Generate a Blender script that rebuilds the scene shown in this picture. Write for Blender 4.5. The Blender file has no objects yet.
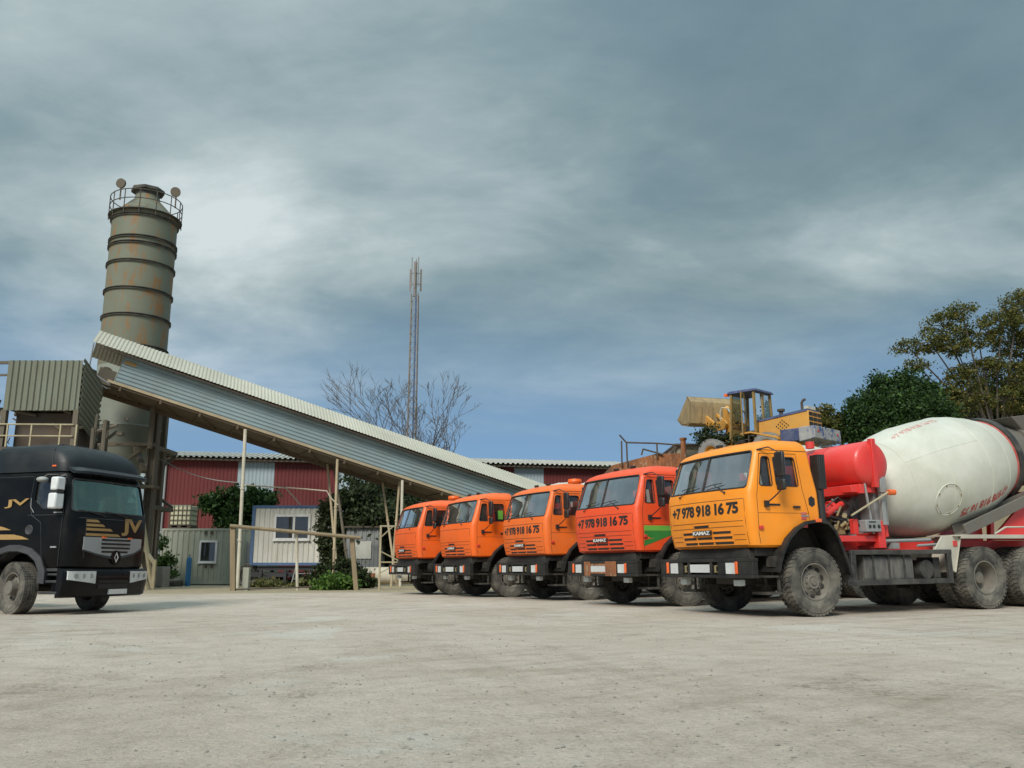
import bpy, bmesh, math, random
import numpy as np
from mathutils import Vector, Matrix, noise
random.seed(7); rng = np.random.default_rng(11)
PI = math.pi; R = math.radians
scene = bpy.context.scene
COL = scene.collection

# ------------------------------------------------------------------ camera
FPX, HZ, CH = 875.0, 569.3, 0.74
TH = math.atan((HZ-384)/FPX)
cam_d = bpy.data.cameras.new('camera'); cam = bpy.data.objects.new('camera', cam_d); COL.objects.link(cam)
cam_d.sensor_width = 36; cam_d.lens = 36*FPX/1024; cam_d.clip_start = .05; cam_d.clip_end = 6000
cam.location = (0, 0, CH); cam.rotation_euler = (PI/2+TH, 0, 0); scene.camera = cam

def at(px, py, Y):
    a = (px-512)/FPX; b = (384-py)/FPX
    r = Vector((a, math.cos(TH)-b*math.sin(TH), math.sin(TH)+b*math.cos(TH)))
    return Vector((0, 0, CH)) + r*(Y/r.y)

def sstep(t): t = max(0., min(1., t)); return t*t*(3-2*t)
def gz(x, y):
    z = 0.0
    z -= .15*math.exp(-(((x+8.5)/5)**2+((y-19)/5)**2))
    s = (x-4.333)*.914+(y-15.314)*.407
    z += .016*max(0, min(s, 14))*sstep((y-9)/5)*sstep((34-y)/4)
    z += .03*(noise.noise(Vector((x*.12, y*.12, 3.1))))*sstep((y-2)/4)*sstep((60-y)/20)
    return z

# ------------------------------------------------------------------ materials
def newmat(name):
    m = bpy.data.materials.new(name); m.use_nodes = True
    nt = m.node_tree; nt.nodes.clear()
    out = nt.nodes.new('ShaderNodeOutputMaterial')
    return m, nt, out
def N(nt, t, **kw):
    n = nt.nodes.new(t)
    for k, v in kw.items(): setattr(n, k, v)
    return n
def ramp(nt, src, stops):
    r = N(nt, 'ShaderNodeValToRGB'); nt.links.new(src, r.inputs[0])
    el = r.color_ramp.elements
    while len(el) < len(stops): el.new(.5)
    for e, (p, c) in zip(el, stops):
        e.position = p; e.color = (*c, 1) if len(c) == 3 else c
    return r
def noise_tex(nt, scale, detail=6, rough=.6, vec=None, dist=0):
    n = N(nt, 'ShaderNodeTexNoise'); n.inputs['Scale'].default_value = scale
    n.inputs['Detail'].default_value = detail; n.inputs['Roughness'].default_value = rough
    n.inputs['Distortion'].default_value = dist
    if vec is not None: nt.links.new(vec, n.inputs['Vector'])
    return n
def objvec(nt, scale=(1, 1, 1)):
    tc = N(nt, 'ShaderNodeTexCoord'); mp = N(nt, 'ShaderNodeMapping')
    mp.inputs['Scale'].default_value = scale
    nt.links.new(tc.outputs['Object'], mp.inputs[0]); return mp.outputs[0]
def mixc(nt, fac, a, b, mode='MIX'):
    m = N(nt, 'ShaderNodeMix', data_type='RGBA', blend_type=mode)
    for s, v in ((m.inputs[0], fac), (m.inputs[6], a), (m.inputs[7], b)):
        if isinstance(v, bpy.types.NodeSocket): nt.links.new(v, s)
        elif isinstance(v, (int, float)): s.default_value = v
        else: s.default_value = (*v, 1)
    return m.outputs[2]
def paint(name, col, rough=.45, metal=0, dirt=(.30, .27, .21), amt=.35, scale=3., spots=None, bump=.05, stretch=(1, 1, 1), streak=None, bscale=25., coat=0, spot_thr=.62, spec=.5):
    """weathered surface: base colour, a dusty film in patches, optional rust spots/streaks"""
    m, nt, out = newmat(name)
    p = N(nt, 'ShaderNodeBsdfPrincipled'); nt.links.new(p.outputs[0], out.inputs[0])
    p.inputs['Metallic'].default_value = metal; p.inputs['Specular IOR Level'].default_value = spec
    if coat: p.inputs['Coat Weight'].default_value = coat; p.inputs['Coat Roughness'].default_value = .15
    v = objvec(nt, stretch)
    n1 = noise_tex(nt, scale, 8, .65, v, .3)
    f = ramp(nt, n1.outputs[0], [(.35, (0, 0, 0)), (.75, (amt, amt, amt))])
    c = mixc(nt, f.outputs[0], col, dirt)
    n0 = noise_tex(nt, scale*.35, 3, .5, v)
    var = ramp(nt, n0.outputs[0], [(.3, (.86, .86, .86)), (.7, (1.1, 1.1, 1.1))])
    c = mixc(nt, 1., c, var.outputs[0], 'MULTIPLY')
    if spots:
        v2 = objvec(nt, streak or (1, 1, 1))
        n2 = noise_tex(nt, scale*1.7, 8, .7, v2, .4)
        f2 = ramp(nt, n2.outputs[0], [(spot_thr, (0, 0, 0)), (spot_thr+.1, (1, 1, 1))])
        c = mixc(nt, f2.outputs[0], c, spots)
    nt.links.new(c, p.inputs['Base Color'])
    rr = ramp(nt, n1.outputs[0], [(.3, (rough*.85,)*3), (.75, (min(1, rough+.3),)*3)])
    nt.links.new(rr.outputs[0], p.inputs['Roughness'])
    nb = noise_tex(nt, bscale, 5, .6, v)
    b = N(nt, 'ShaderNodeBump'); b.inputs['Strength'].default_value = min(1, bump*4); b.inputs['Distance'].default_value = .01
    nt.links.new(nb.outputs[0], b.inputs['Height']); nt.links.new(b.outputs[0], p.inputs['Normal'])
    return m
def glass(name, tint, refl=1.0, rough=.02, base=.06, gc=(.9, .95, 1, 1)):
    m, nt, out = newmat(name)
    t = N(nt, 'ShaderNodeBsdfTransparent'); t.inputs[0].default_value = (*tint, 1)
    g = N(nt, 'ShaderNodeBsdfGlossy'); g.inputs['Roughness'].default_value = rough; g.inputs[0].default_value = gc
    d = N(nt, 'ShaderNodeBsdfDiffuse'); d.inputs[0].default_value = (.25, .26, .24, 1)
    fr = N(nt, 'ShaderNodeFresnel'); fr.inputs[0].default_value = 1.5
    ma = N(nt, 'ShaderNodeMath', operation='MULTIPLY_ADD'); nt.links.new(fr.outputs[0], ma.inputs[0]); ma.inputs[1].default_value = refl; ma.inputs[2].default_value = base
    ma.use_clamp = True
    mx = N(nt, 'ShaderNodeMixShader'); nt.links.new(ma.outputs[0], mx.inputs[0]); nt.links.new(t.outputs[0], mx.inputs[1]); nt.links.new(g.outputs[0], mx.inputs[2])
    n1 = noise_tex(nt, 3, 6, .7, objvec(nt))
    f = ramp(nt, n1.outputs[0], [(.35, (.03,)*3), (.8, (.22,)*3)])
    m2 = N(nt, 'ShaderNodeMixShader'); nt.links.new(f.outputs[0], m2.inputs[0]); nt.links.new(mx.outputs[0], m2.inputs[1]); nt.links.new(d.outputs[0], m2.inputs[2])
    nt.links.new(m2.outputs[0], out.inputs[0]); return m
def leafmat(name, stops, trans=.25):
    m, nt, out = newmat(name)
    g = N(nt, 'ShaderNodeNewGeometry')
    r = ramp(nt, g.outputs['Random Per Island'], stops)
    p = N(nt, 'ShaderNodeBsdfPrincipled'); p.inputs['Roughness'].default_value = .6; p.inputs['Specular IOR Level'].default_value = .25
    t = N(nt, 'ShaderNodeBsdfTranslucent')
    nt.links.new(r.outputs[0], p.inputs['Base Color']); nt.links.new(r.outputs[0], t.inputs[0])
    mx = N(nt, 'ShaderNodeMixShader'); mx.inputs[0].default_value = trans
    nt.links.new(p.outputs[0], mx.inputs[1]); nt.links.new(t.outputs[0], mx.inputs[2]); nt.links.new(mx.outputs[0], out.inputs[0])
    return m

M = {}
M['yellow'] = paint('amber_paint', (.94, .29, .008), .38, amt=.22, dirt=(.55, .30, .10), scale=3.1, spots=(.16, .06, .03), spot_thr=.735, streak=(2, 2, 1), coat=.06, bump=.02)
M['orange1'] = paint('orange_paint', (.86, .115, .008), .4, amt=.30, dirt=(.50, .17, .06), scale=3.1, spots=(.16, .06, .03), spot_thr=.735, streak=(2, 2, 1), coat=.06, bump=.02)
M['orange2'] = paint('faded_orange_paint', (.86, .15, .012), .45, amt=.38, dirt=(.50, .17, .06), scale=3.1, spots=(.16, .06, .03), spot_thr=.735, streak=(2, 2, 1), coat=.06, bump=.02)
M['orange3'] = paint('bright_orange_paint', (.90, .135, .006), .4, amt=.26, dirt=(.50, .17, .06), scale=3.1, spots=(.16, .06, .03), spot_thr=.735, streak=(2, 2, 1), coat=.06, bump=.02)
M['redorange'] = paint('red_orange_paint', (.84, .075, .014), .4, amt=.26, dirt=(.50, .17, .06), scale=3.1, spots=(.16, .06, .03), spot_thr=.735, streak=(2, 2, 1), coat=.06, bump=.02)
M['black'] = paint('black_metal', (.012, .012, .012), .5, spec=.3, amt=.25, dirt=(.16, .145, .12), scale=3)
M['blackdusty'] = paint('dusty_black_metal', (.02, .02, .02), .6, amt=.45, dirt=(.2, .185, .155), scale=4)
M['chassis'] = paint('chassis_grime', (.03, .028, .025), .7, amt=.6, dirt=(.14, .12, .09), scale=5, spots=(.10, .05, .025), spot_thr=.66)
M['plastic'] = paint('black_plastic', (.015, .015, .015), .4, amt=.2, dirt=(.1, .1, .09), scale=4, bump=.02)
M['interior'] = paint('cab_interior', (.07, .07, .065), .8, amt=.2)
M['seatred'] = paint('seat_cover_red', (.35, .08, .05), .8, amt=.2)
M['seatgrey'] = paint('seat_cover_grey', (.35, .33, .29), .8, amt=.2)
M['rubber'] = paint('tyre_rubber', (.032, .031, .029), .8, amt=.85, dirt=(.25, .23, .185), scale=4, bump=.1)
M['rubbergrey'] = paint('pale_worn_tyre_rubber', (.30, .29, .27), .85, amt=.6, dirt=(.12, .11, .10), scale=5)
M['rim'] = paint('dusty_rim', (.20, .185, .155), .65, amt=.7, dirt=(.10, .085, .065), scale=5, spots=(.14, .07, .03), spot_thr=.66)
M['dark'] = paint('dark_void', (.008, .008, .008), .8, amt=.1)
M['red'] = paint('red_machine_paint', (.72, .038, .03), .38, amt=.16, dirt=(.45, .15, .12), scale=2.5, coat=.3, bump=.02)
M['drum'] = paint('white_drum_paint', (.62, .615, .54), .5, amt=.75, dirt=(.43, .44, .34), scale=1.6, spots=(.26, .17, .09), spot_thr=.715, streak=(2.6, 2.6, 1.9), bump=.09, bscale=6)
M['drumgrey'] = paint('cement_stained_steel', (.15, .14, .12), .7, amt=.7, dirt=(.14, .125, .10), scale=2.5, bump=.1)
M['redtext'] = paint('red_lettering', (.55, .05, .04), .6, amt=.35, dirt=(.6, .5, .45), scale=8)
M['redtextfaint'] = paint('faded_red_lettering', (.62, .22, .19), .6, amt=.5, dirt=(.68, .6, .55), scale=8)
M['text'] = paint('black_lettering', (.012, .012, .012), .5, amt=.1)
M['white'] = paint('white_paint', (.72, .72, .70), .45, amt=.25)
M['offwhite'] = paint('aged_white_paint', (.55, .52, .42), .6, amt=.5, dirt=(.32, .24, .15), scale=3, spots=(.25, .12, .05), spot_thr=.68)
M['chrome'] = paint('bright_metal', (.62, .62, .60), .25, metal=1, amt=.2)
M['steel'] = paint('galvanised_steel', (.42, .43, .42), .5, metal=.5, amt=.3)
M['greymetal'] = paint('grey_metal', (.26, .27, .27), .55, amt=.3, dirt=(.18, .16, .13))
M['beige'] = paint('beige_fender', (.50, .48, .40), .55, amt=.45, dirt=(.28, .24, .18), scale=3, spots=(.2, .11, .06), spot_thr=.7)
M['tankside'] = paint('dark_fuel_tank', (.07, .07, .068), .6, amt=.7, dirt=(.26, .24, .2), scale=5, stretch=(3, 3, .6))
M['brass'] = paint('greasy_brass', (.28, .22, .10), .55, amt=.5, dirt=(.08, .07, .05), scale=9)
M['amberlens'] = paint('amber_lens', (.85, .13, .01), .25, amt=.1, coat=.5)
M['redlens'] = paint('red_lens', (.6, .03, .02), .25, amt=.1, coat=.5)
M['lens'] = paint('lamp_lens', (.62, .64, .62), .15, amt=.3, coat=.6, dirt=(.3, .3, .28), scale=12)
M['plate'] = paint('licence_plate', (.62, .63, .62), .4, amt=.3, dirt=(.35, .34, .3))
M['green'] = paint('green_vinyl', (.02, .20, .03), .45, amt=.1)
M['lime'] = paint('light_green_vinyl', (.14, .42, .05), .45, amt=.1)
M['rust'] = paint('rusty_sheet', (.36, .13, .045), .85, amt=.9, dirt=(.10, .05, .03), scale=2.2, stretch=(2.2, 2.2, .6), spots=(.42, .33, .22), spot_thr=.56, streak=(3, 3, .8))
M['gloss_black'] = paint('gloss_black_paint', (.003, .003, .0035), .25, amt=.05, dirt=(.02, .02, .02), scale=2, coat=0, spec=.22, bump=.004)
M['roofblack'] = paint('satin_black_fairing', (.006, .009, .011), .4, amt=.10, dirt=(.03, .035, .04), scale=2, spec=.45, bump=.01)
M['satin_grey'] = paint('dark_grey_trim', (.03, .031, .034), .45, amt=.25, dirt=(.1, .1, .1))
M['silver'] = paint('silver_grille', (.34, .36, .37), .4, metal=.2, amt=.2)
M['gold'] = paint('gold_vinyl', (.36, .22, .07), .4, amt=.1)
M['mirrorback'] = paint('white_mirror_shell', (.70, .72, .72), .35, amt=.1)
M['glass'] = glass('cab_glass', (.62, .64, .58), 2.6, .02, .38)
M['sideglass'] = glass('dark_side_glass', (.25, .27, .27), 1.2, .02, .03)
M['greenglass'] = glass('green_tinted_glass', (.55, .85, .75), 1.6, .02, .16, (.62, .95, .86, 1))
M['winglass'] = glass('house_window_glass', (.22, .24, .26), 1.3, .03, .05)
M['silo'] = paint('silo_steel', (.155, .17, .12), .65, amt=.55, dirt=(.16, .15, .115), scale=.5, spots=(.24, .125, .045), spot_thr=.51, streak=(2.6, 2.6, .8), bump=.05)
M['silolow'] = paint('silo_pale_steel', (.25, .28, .24), .65, amt=.6, dirt=(.2, .2, .15), scale=.6, bump=.05)
M['siloband'] = paint('silo_dark_band', (.028, .027, .022), .7, amt=.4)
M['towersteel'] = paint('brown_grey_steel', (.10, .085, .062), .7, amt=.6, dirt=(.19, .155, .105), scale=1.5, spots=(.16, .08, .04), spot_thr=.64)
M['darksteel'] = paint('dark_rusty_steel', (.065, .053, .042), .75, amt=.6, dirt=(.15, .10, .06), scale=1.5)
M['khaki'] = paint('khaki_paint_steel', (.42, .37, .24), .65, amt=.5, dirt=(.24, .16, .08), scale=2, spots=(.22, .10, .04), spot_thr=.68)
M['cladding'] = paint('tower_cladding', (.155, .175, .13), .6, amt=.7, dirt=(.14, .12, .08), scale=1.2, stretch=(1, 1, .4), spots=(.2, .14, .09), spot_thr=.68)
M['gallery'] = paint('gallery_blue_grey_sheet', (.26, .345, .365), .55, amt=.45, dirt=(.22, .23, .2), scale=.9, spots=(.25, .17, .1), spot_thr=.72)
M['galleryroof'] = paint('gallery_pale_roof', (.46, .44, .36), .6, amt=.4, dirt=(.34, .31, .22), scale=1)
M['gallerywood'] = paint('gallery_underside', (.12, .085, .052), .8, amt=.5, dirt=(.1, .08, .05), scale=2)
M['flange'] = paint('pale_yellow_flange', (.46, .38, .25), .6, amt=.5, dirt=(.28, .18, .09), scale=2)
M['hallred'] = paint('hall_red_sheet', (.12, .010, .010), .6, amt=.3, dirt=(.2, .07, .06), scale=.8)
M['hallblue'] = paint('hall_pale_blue_sheet', (.36, .44, .48), .6, amt=.3, dirt=(.28, .3, .3), scale=.8)
M['hallroof'] = paint('asbestos_roof', (.42, .41, .37), .8, amt=.5)
M['contgrey'] = paint('container_grey_green', (.35, .37, .30), .65, amt=.5, dirt=(.2, .18, .13), scale=1.4, stretch=(1, 1, .35), spots=(.3, .18, .08), spot_thr=.68)
M['contpale'] = paint('cabin_pale_sheet', (.66, .65, .58), .6, amt=.4, dirt=(.3, .27, .2), scale=1.4, stretch=(1, 1, .35))
M['bluetrim'] = paint('cabin_blue_trim', (.06, .13, .27), .55, amt=.3, dirt=(.2, .22, .24))
M['ibc'] = paint('yellowed_plastic', (.58, .56, .38), .5, amt=.3)
M['gasblue'] = paint('gas_cylinder_blue', (.015, .15, .32), .45, amt=.15)
M['concrete'] = paint('rough_concrete', (.36, .33, .27), .9, amt=.5, dirt=(.25, .22, .17), scale=2, bump=.2)
M['block'] = paint('block_wall', (.36, .33, .25), .9, amt=.5, dirt=(.18, .16, .12), scale=1.5, bump=.2)
M['wood'] = paint('weathered_wood', (.26, .20, .12), .85, amt=.5, dirt=(.18, .14, .09), scale=3, stretch=(4, 4, .6))
M['bark'] = paint('bark', (.11, .085, .06), .9, amt=.5, dirt=(.2, .18, .14), scale=5, bump=.3)
M['greybark'] = paint('grey_bark', (.09, .075, .06), .9, amt=.4, dirt=(.14, .125, .11), scale=5, bump=.3)
M['loader'] = paint('loader_yellow', (.66, .31, .045), .55, amt=.45, dirt=(.36, .24, .11), scale=2, spots=(.2, .11, .06), spot_thr=.68)
M['loaderdust'] = paint('dusty_loader_bucket', (.40, .29, .14), .75, amt=.85, dirt=(.17, .125, .085), scale=2.5, stretch=(1, 1, .4), spots=(.16, .10, .07), spot_thr=.60)
M['loaderblue'] = paint('loader_blue', (.02, .038, .13), .55, amt=.4, dirt=(.3, .3, .3), scale=4)
M['loaderchip'] = paint('chipped_blue_white', (.38, .37, .34), .6, amt=.5, dirt=(.12, .14, .22), scale=2.2, spots=(.04, .07, .22), spot_thr=.5)
M['earth'] = paint('dry_earth', (.24, .19, .12), .95, amt=.6, dirt=(.12, .12, .05), scale=.8, bump=.3)
M['mast'] = paint('mast_steel', (.22, .20, .19), .6, amt=.2)
M['mastblue'] = paint('mast_cable', (.05, .10, .22), .6, amt=.2)
M['stone'] = paint('stone', (.30, .28, .24), .9, amt=.6, dirt=(.12, .115, .1), scale=30)

LF = {
 'deep': leafmat('deep_green_leaves', [(0, (.014, .032, .009)), (.5, (.026, .06, .014)), (.9, (.05, .10, .022)), (1, (.08, .14, .03))]),
 'mid': leafmat('green_leaves', [(0, (.03, .06, .012)), (.5, (.055, .11, .02)), (1, (.11, .18, .04))]),
 'olive': leafmat('olive_brown_leaves', [(0, (.05, .045, .012)), (.35, (.075, .095, .02)), (.75, (.12, .125, .028)), (1, (.19, .13, .03))]),
 'dark': leafmat('dark_leaves', [(0, (.02, .028, .012)), (.6, (.035, .05, .018)), (1, (.06, .08, .03))]),  # darkest of the leaf greens
 'bush': leafmat('fresh_bush_leaves', [(0, (.05, .10, .018)), (.5, (.08, .16, .03)), (1, (.14, .23, .05))]),
 'dry': leafmat('dry_weeds', [(0, (.10, .09, .03)), (.5, (.10, .13, .04)), (1, (.2, .17, .08))]),
}

# ------------------------------------------------------------------ mesh helpers
class MB:
    def __init__(s): s.v = []; s.f = []; s.m = []; s.mi = 0; s.T = Matrix.Identity(4)
    def add(s, vs, fs):
        b = len(s.v); s.v += [tuple(s.T @ Vector(p)) for p in vs]
        s.f += [tuple(b+i for i in f) for f in fs]; s.m += [s.mi]*len(fs); return s
    def hexa(s, p):      # 0-3 bottom ring, 4-7 top ring
        return s.add(p, [(3,2,1,0),(4,5,6,7),(0,1,5,4),(1,2,6,5),(2,3,7,6),(3,0,4,7)])
    def box(s, a, b):
        x0, y0, z0 = [min(i, j) for i, j in zip(a, b)]; x1, y1, z1 = [max(i, j) for i, j in zip(a, b)]
        return s.hexa([(x0,y0,z0),(x1,y0,z0),(x1,y1,z0),(x0,y1,z0),(x0,y0,z1),(x1,y0,z1),(x1,y1,z1),(x0,y1,z1)])
    def bar(s, p, q, w, h=None, up=(0, 0, 1)):
        p, q = Vector(p), Vector(q); h = h or w; d = (q-p).normalized(); u = Vector(up)
        if abs(d.dot(u)) > .98: u = Vector((1, 0, 0))
        a = d.cross(u).normalized()*w/2; b = a.cross(d).normalized()*h/2
        return s.hexa([p-a-b, p+a-b, q+a-b, q-a-b, p-a+b, p+a+b, q+a+b, q-a+b])
    def tube(s, pts, r, n=8, caps=True):
        pts = [Vector(p) for p in pts]; rs = r if isinstance(r, (list, tuple)) else [r]*len(pts)
        vs = []; prev = None
        for i, p in enumerate(pts):
            d = (pts[min(i+1, len(pts)-1)]-pts[max(i-1, 0)]).normalized()
            if prev is None:
                u = Vector((0, 0, 1)) if abs(d.z) < .9 else Vector((1, 0, 0)); a = d.cross(u).normalized()
            else:
                a = (prev-d*prev.dot(d)).normalized()
            prev = a; b = d.cross(a)
            for k in range(n):
                t = 2*PI*k/n; vs.append(p+(a*math.cos(t)+b*math.sin(t))*rs[i])
        fs = []
        for i in range(len(pts)-1):
            for k in range(n):
                k2 = (k+1) % n; fs.append((i*n+k, i*n+k2, (i+1)*n+k2, (i+1)*n+k))
        if caps: fs.append(tuple(range(n-1, -1, -1))); fs.append(tuple((len(pts)-1)*n+k for k in range(n)))
        return s.add(vs, fs)
    def lathe(s, prof, o=(0, 0, 0), ax=(0, 0, 1), n=32, closed=False):
        o = Vector(o); ax = Vector(ax).normalized()
        u = Vector((0, 0, 1)) if abs(ax.z) < .9 else Vector((1, 0, 0))
        a = ax.cross(u).normalized(); b = ax.cross(a)
        vs = []
        for (h, r) in prof:
            for k in range(n):
                t = 2*PI*k/n; vs.append(o+ax*h+(a*math.cos(t)+b*math.sin(t))*max(r, 1e-4))
        fs = []; m = len(prof)
        for i in range(m if closed else m-1):
            j = (i+1) % m
            for k in range(n):
                k2 = (k+1) % n; fs.append((i*n+k, i*n+k2, j*n+k2, j*n+k))
        return s.add(vs, fs)
    def prism(s, poly, c0, c1, plane='xz'):
        """poly 2D extruded along the third axis from c0 to c1"""
        def P(a, b, c): return {'xz': (a, c, b), 'xy': (a, b, c), 'yz': (c, a, b)}[plane]
        n = len(poly); vs = [P(a, b, c0) for a, b in poly]+[P(a, b, c1) for a, b in poly]
        fs = [tuple(range(n-1, -1, -1)), tuple(range(n, 2*n))]+[(i, (i+1) % n, n+(i+1) % n, n+i) for i in range(n)]
        return s.add(vs, fs)
    def corr(s, o, u, v, w, h, pitch=.2, dep=.04, nrm=None, th=.01):
        """trapezoid corrugated sheet; ribs run along v, repeat along u"""
        o, u, v = Vector(o), Vector(u).normalized(), Vector(v).normalized()
        nn = Vector(nrm).normalized() if nrm else u.cross(v).normalized()
        xs = []; x = 0
        while x < w:
            for fx, d in ((0, 0), (.35, 0), (.5, dep), (.85, dep)):
                if x+fx*pitch <= w: xs.append((x+fx*pitch, d))
            x += pitch
        xs.append((w, 0))
        A = [o+u*a+nn*d for a, d in xs]; n = len(A)
        vs = A+[p+v*h for p in A]+[p-nn*th for p in A]+[p+v*h-nn*th for p in A]
        fs = []
        for i in range(n-1):
            fs += [(i, i+1, n+i+1, n+i), (2*n+i+1, 2*n+i, 3*n+i, 3*n+i+1), (i+1, i, 2*n+i, 2*n+i+1), (n+i, n+i+1, 3*n+i+1, 3*n+i)]
        fs += [(0, n, 3*n, 2*n), (n-1, 3*n-1, 4*n-1, 2*n-1)]
        return s.add(vs, fs)
    def sphere(s, c, r, n=16, sc=(1, 1, 1)):
        vs = []; fs = []; h = n//2
        for i in range(h+1):
            a = PI*i/h
            for k in range(n):
                t = 2*PI*k/n
                vs.append((c[0]+r*sc[0]*max(math.sin(a), 1e-3)*math.cos(t), c[1]+r*sc[1]*max(math.sin(a), 1e-3)*math.sin(t), c[2]+r*sc[2]*math.cos(a)))
        for i in range(h):
            for k in range(n):
                k2 = (k+1) % n; fs.append((i*n+k2, i*n+k, (i+1)*n+k, (i+1)*n+k2))
        return s.add(vs, fs)
    def build(s, name, mat, parent=None, bevel=0, sharp=35, **tg):
        me = bpy.data.meshes.new(name); me.from_pydata(s.v, [], s.f)
        mats = mat if isinstance(mat, list) else [mat]
        for q in mats: me.materials.append(q)
        if len(mats) > 1: me.polygons.foreach_set('material_index', s.m)
        finish(me, sharp)
        o = bpy.data.objects.new(name, me); COL.objects.link(o)
        if parent: o.parent = parent
        if bevel:
            b = o.modifiers.new('bevel', 'BEVEL'); b.width = bevel; b.segments = 2; b.limit_method = 'ANGLE'; b.angle_limit = R(40)
        if tg: tag(o, **tg)
        return o
def finish(me, sharp=35):
    bm = bmesh.new(); bm.from_mesh(me)
    bmesh.ops.recalc_face_normals(bm, faces=bm.faces)
    a = R(sharp)
    for e in bm.edges:
        if len(e.link_faces) == 2:
            try: e.smooth = e.calc_face_angle() < a
            except ValueError: pass
    for f in bm.faces: f.smooth = True
    bm.to_mesh(me); bm.free(); me.update()
def tag(o, label=None, category=None, group=None, kind=None):
    if label: o['label'] = label
    if category: o['category'] = category
    if group: o['group'] = group
    if kind: o['kind'] = kind
    return o
def empty(name, loc=(0, 0, 0), rz=0, ry=0, rx=0, parent=None, **tg):
    o = bpy.data.objects.new(name, None); COL.objects.link(o); o.location = loc; o.rotation_euler = (rx, ry, rz)
    o.empty_display_size = .3
    if parent: o.parent = parent
    if tg: tag(o, **tg)
    return o
def copy_tree(o, parent=None):
    c = o.copy(); COL.objects.link(c)
    if parent: c.parent = parent
    for ch in list(o.children): copy_tree(ch, c)
    return c
def boolean(base, cutters, parent=None):
    """base, cutters: objects; returns evaluated mesh"""
    for c in cutters:
        m = base.modifiers.new('b', 'BOOLEAN'); m.operation = 'DIFFERENCE'; m.object = c; m.solver = 'EXACT'
    dg = bpy.context.evaluated_depsgraph_get(); dg.update()
    me = bpy.data.meshes.new_from_object(base.evaluated_get(dg))
    base.modifiers.clear()
    old = base.data; base.data = me
    for c in cutters: bpy.data.objects.remove(c, do_unlink=True)
    finish(me, 32)
    return base
def text_mb(body, w, h, offset=.02, ext=.0, bold=True):
    """lettering triangulated, normalised to the box w x h, returned as (verts2d, faces)"""
    cu = bpy.data.curves.new('t', 'FONT'); cu.body = body; cu.size = 1; cu.offset = offset if bold else 0; cu.space_character = .92; cu.resolution_u = 3
    ob = bpy.data.objects.new('t', cu); COL.objects.link(ob)
    dg = bpy.context.evaluated_depsgraph_get(); dg.update()
    me = bpy.data.meshes.new_from_object(ob.evaluated_get(dg))
    vs = [tuple(v.co) for v in me.vertices]; fs = [tuple(p.vertices) for p in me.polygons]
    bpy.data.objects.remove(ob, do_unlink=True); bpy.data.curves.remove(cu)
    xs = [v[0] for v in vs]; ys = [v[1] for v in vs]
    x0, x1, y0, y1 = min(xs), max(xs), min(ys), max(ys)
    return [((x-x0)/(x1-x0)*w, (y-y0)/(y1-y0)*h) for x, y, _ in vs], fs
def lettering(name, body, w, h, fn, mat, parent, offset=.02):
    """fn maps (u,v) to a 3D point on the carrying surface"""
    vs, fs = text_mb(body, w, h, offset)
    me = bpy.data.meshes.new(name); me.from_pydata([tuple(fn(u, v)) for u, v in vs], [], fs); me.materials.append(mat)
    o = bpy.data.objects.new(name, me); COL.objects.link(o); o.parent = parent; return o

# ------------------------------------------------------------------ wheels
def tyre_mb(rad, w, lug='block', n=48, rimr=None):
    """tyre around local y, centre plane y=0"""
    mb = MB(); rr = rimr or rad*.54; h = w/2
    prof = [(-h*.72, rr), (-h*.86, rr+.02), (-h*1.0, rr+(rad-rr)*.35), (-h*1.0, rr+(rad-rr)*.62), (-h*.93, rad*.955), (-h*.8, rad*.972),
            (h*.8, rad*.972), (h*.93, rad*.955), (h*1.0, rr+(rad-rr)*.62), (h*1.0, rr+(rad-rr)*.35), (h*.86, rr+.02), (h*.72, rr)]
    mb.lathe(prof, ax=(0, 1, 0), n=64)
    def P(t, y, r): return (r*math.cos(t), y, r*math.sin(t))
    if lug == 'block':
        for k in range(n):
            t0 = 2*PI*k/n; dt = 2*PI/n*.62; sk = 2*PI/n*.55
            for sgn in (-1, 1):
                off = 0 if sgn < 0 else PI/n
                for (ya, yb, s0, s1, dr) in ((.05, .40, 0, sk, 0), (.47, .98, sk*1.1, sk*1.3, -.008)):
                    a0 = t0+off+s0; a1 = t0+off+s1
                    y0, y1 = sgn*ya*h, sgn*yb*h
                    mb.hexa([P(a0, y0, rad*.955), P(a0+dt, y0, rad*.955), P(a1+dt, y1, rad*.94), P(a1, y1, rad*.94),
                             P(a0, y0, rad), P(a0+dt, y0, rad), P(a1+dt, y1, rad+dr), P(a1, y1, rad+dr)])
    else:
        for y0, y1 in ((-.92, -.60), (-.52, -.20), (-.14, .14), (.20, .52), (.60, .92)):
            for k in range(n):
                t0 = 2*PI*k/n; dt = 2*PI/n*.86
                mb.hexa([P(t0, y0*h, rad*.955), P(t0+dt, y0*h, rad*.955), P(t0+dt, y1*h, rad*.955), P(t0, y1*h, rad*.955),
                         P(t0, y0*h, rad), P(t0+dt, y0*h, rad), P(t0+dt, y1*h, rad), P(t0, y1*h, rad)])
    for sgn in (-1, 1):
        for q in (.45, .75):
            r = rr+(rad-rr)*q; mb.lathe([(sgn*h*.99, r-.008), (sgn*h*1.03, r), (sgn*h*.99, r+.008)], ax=(0, 1, 0), n=64)
    return mb
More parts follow.
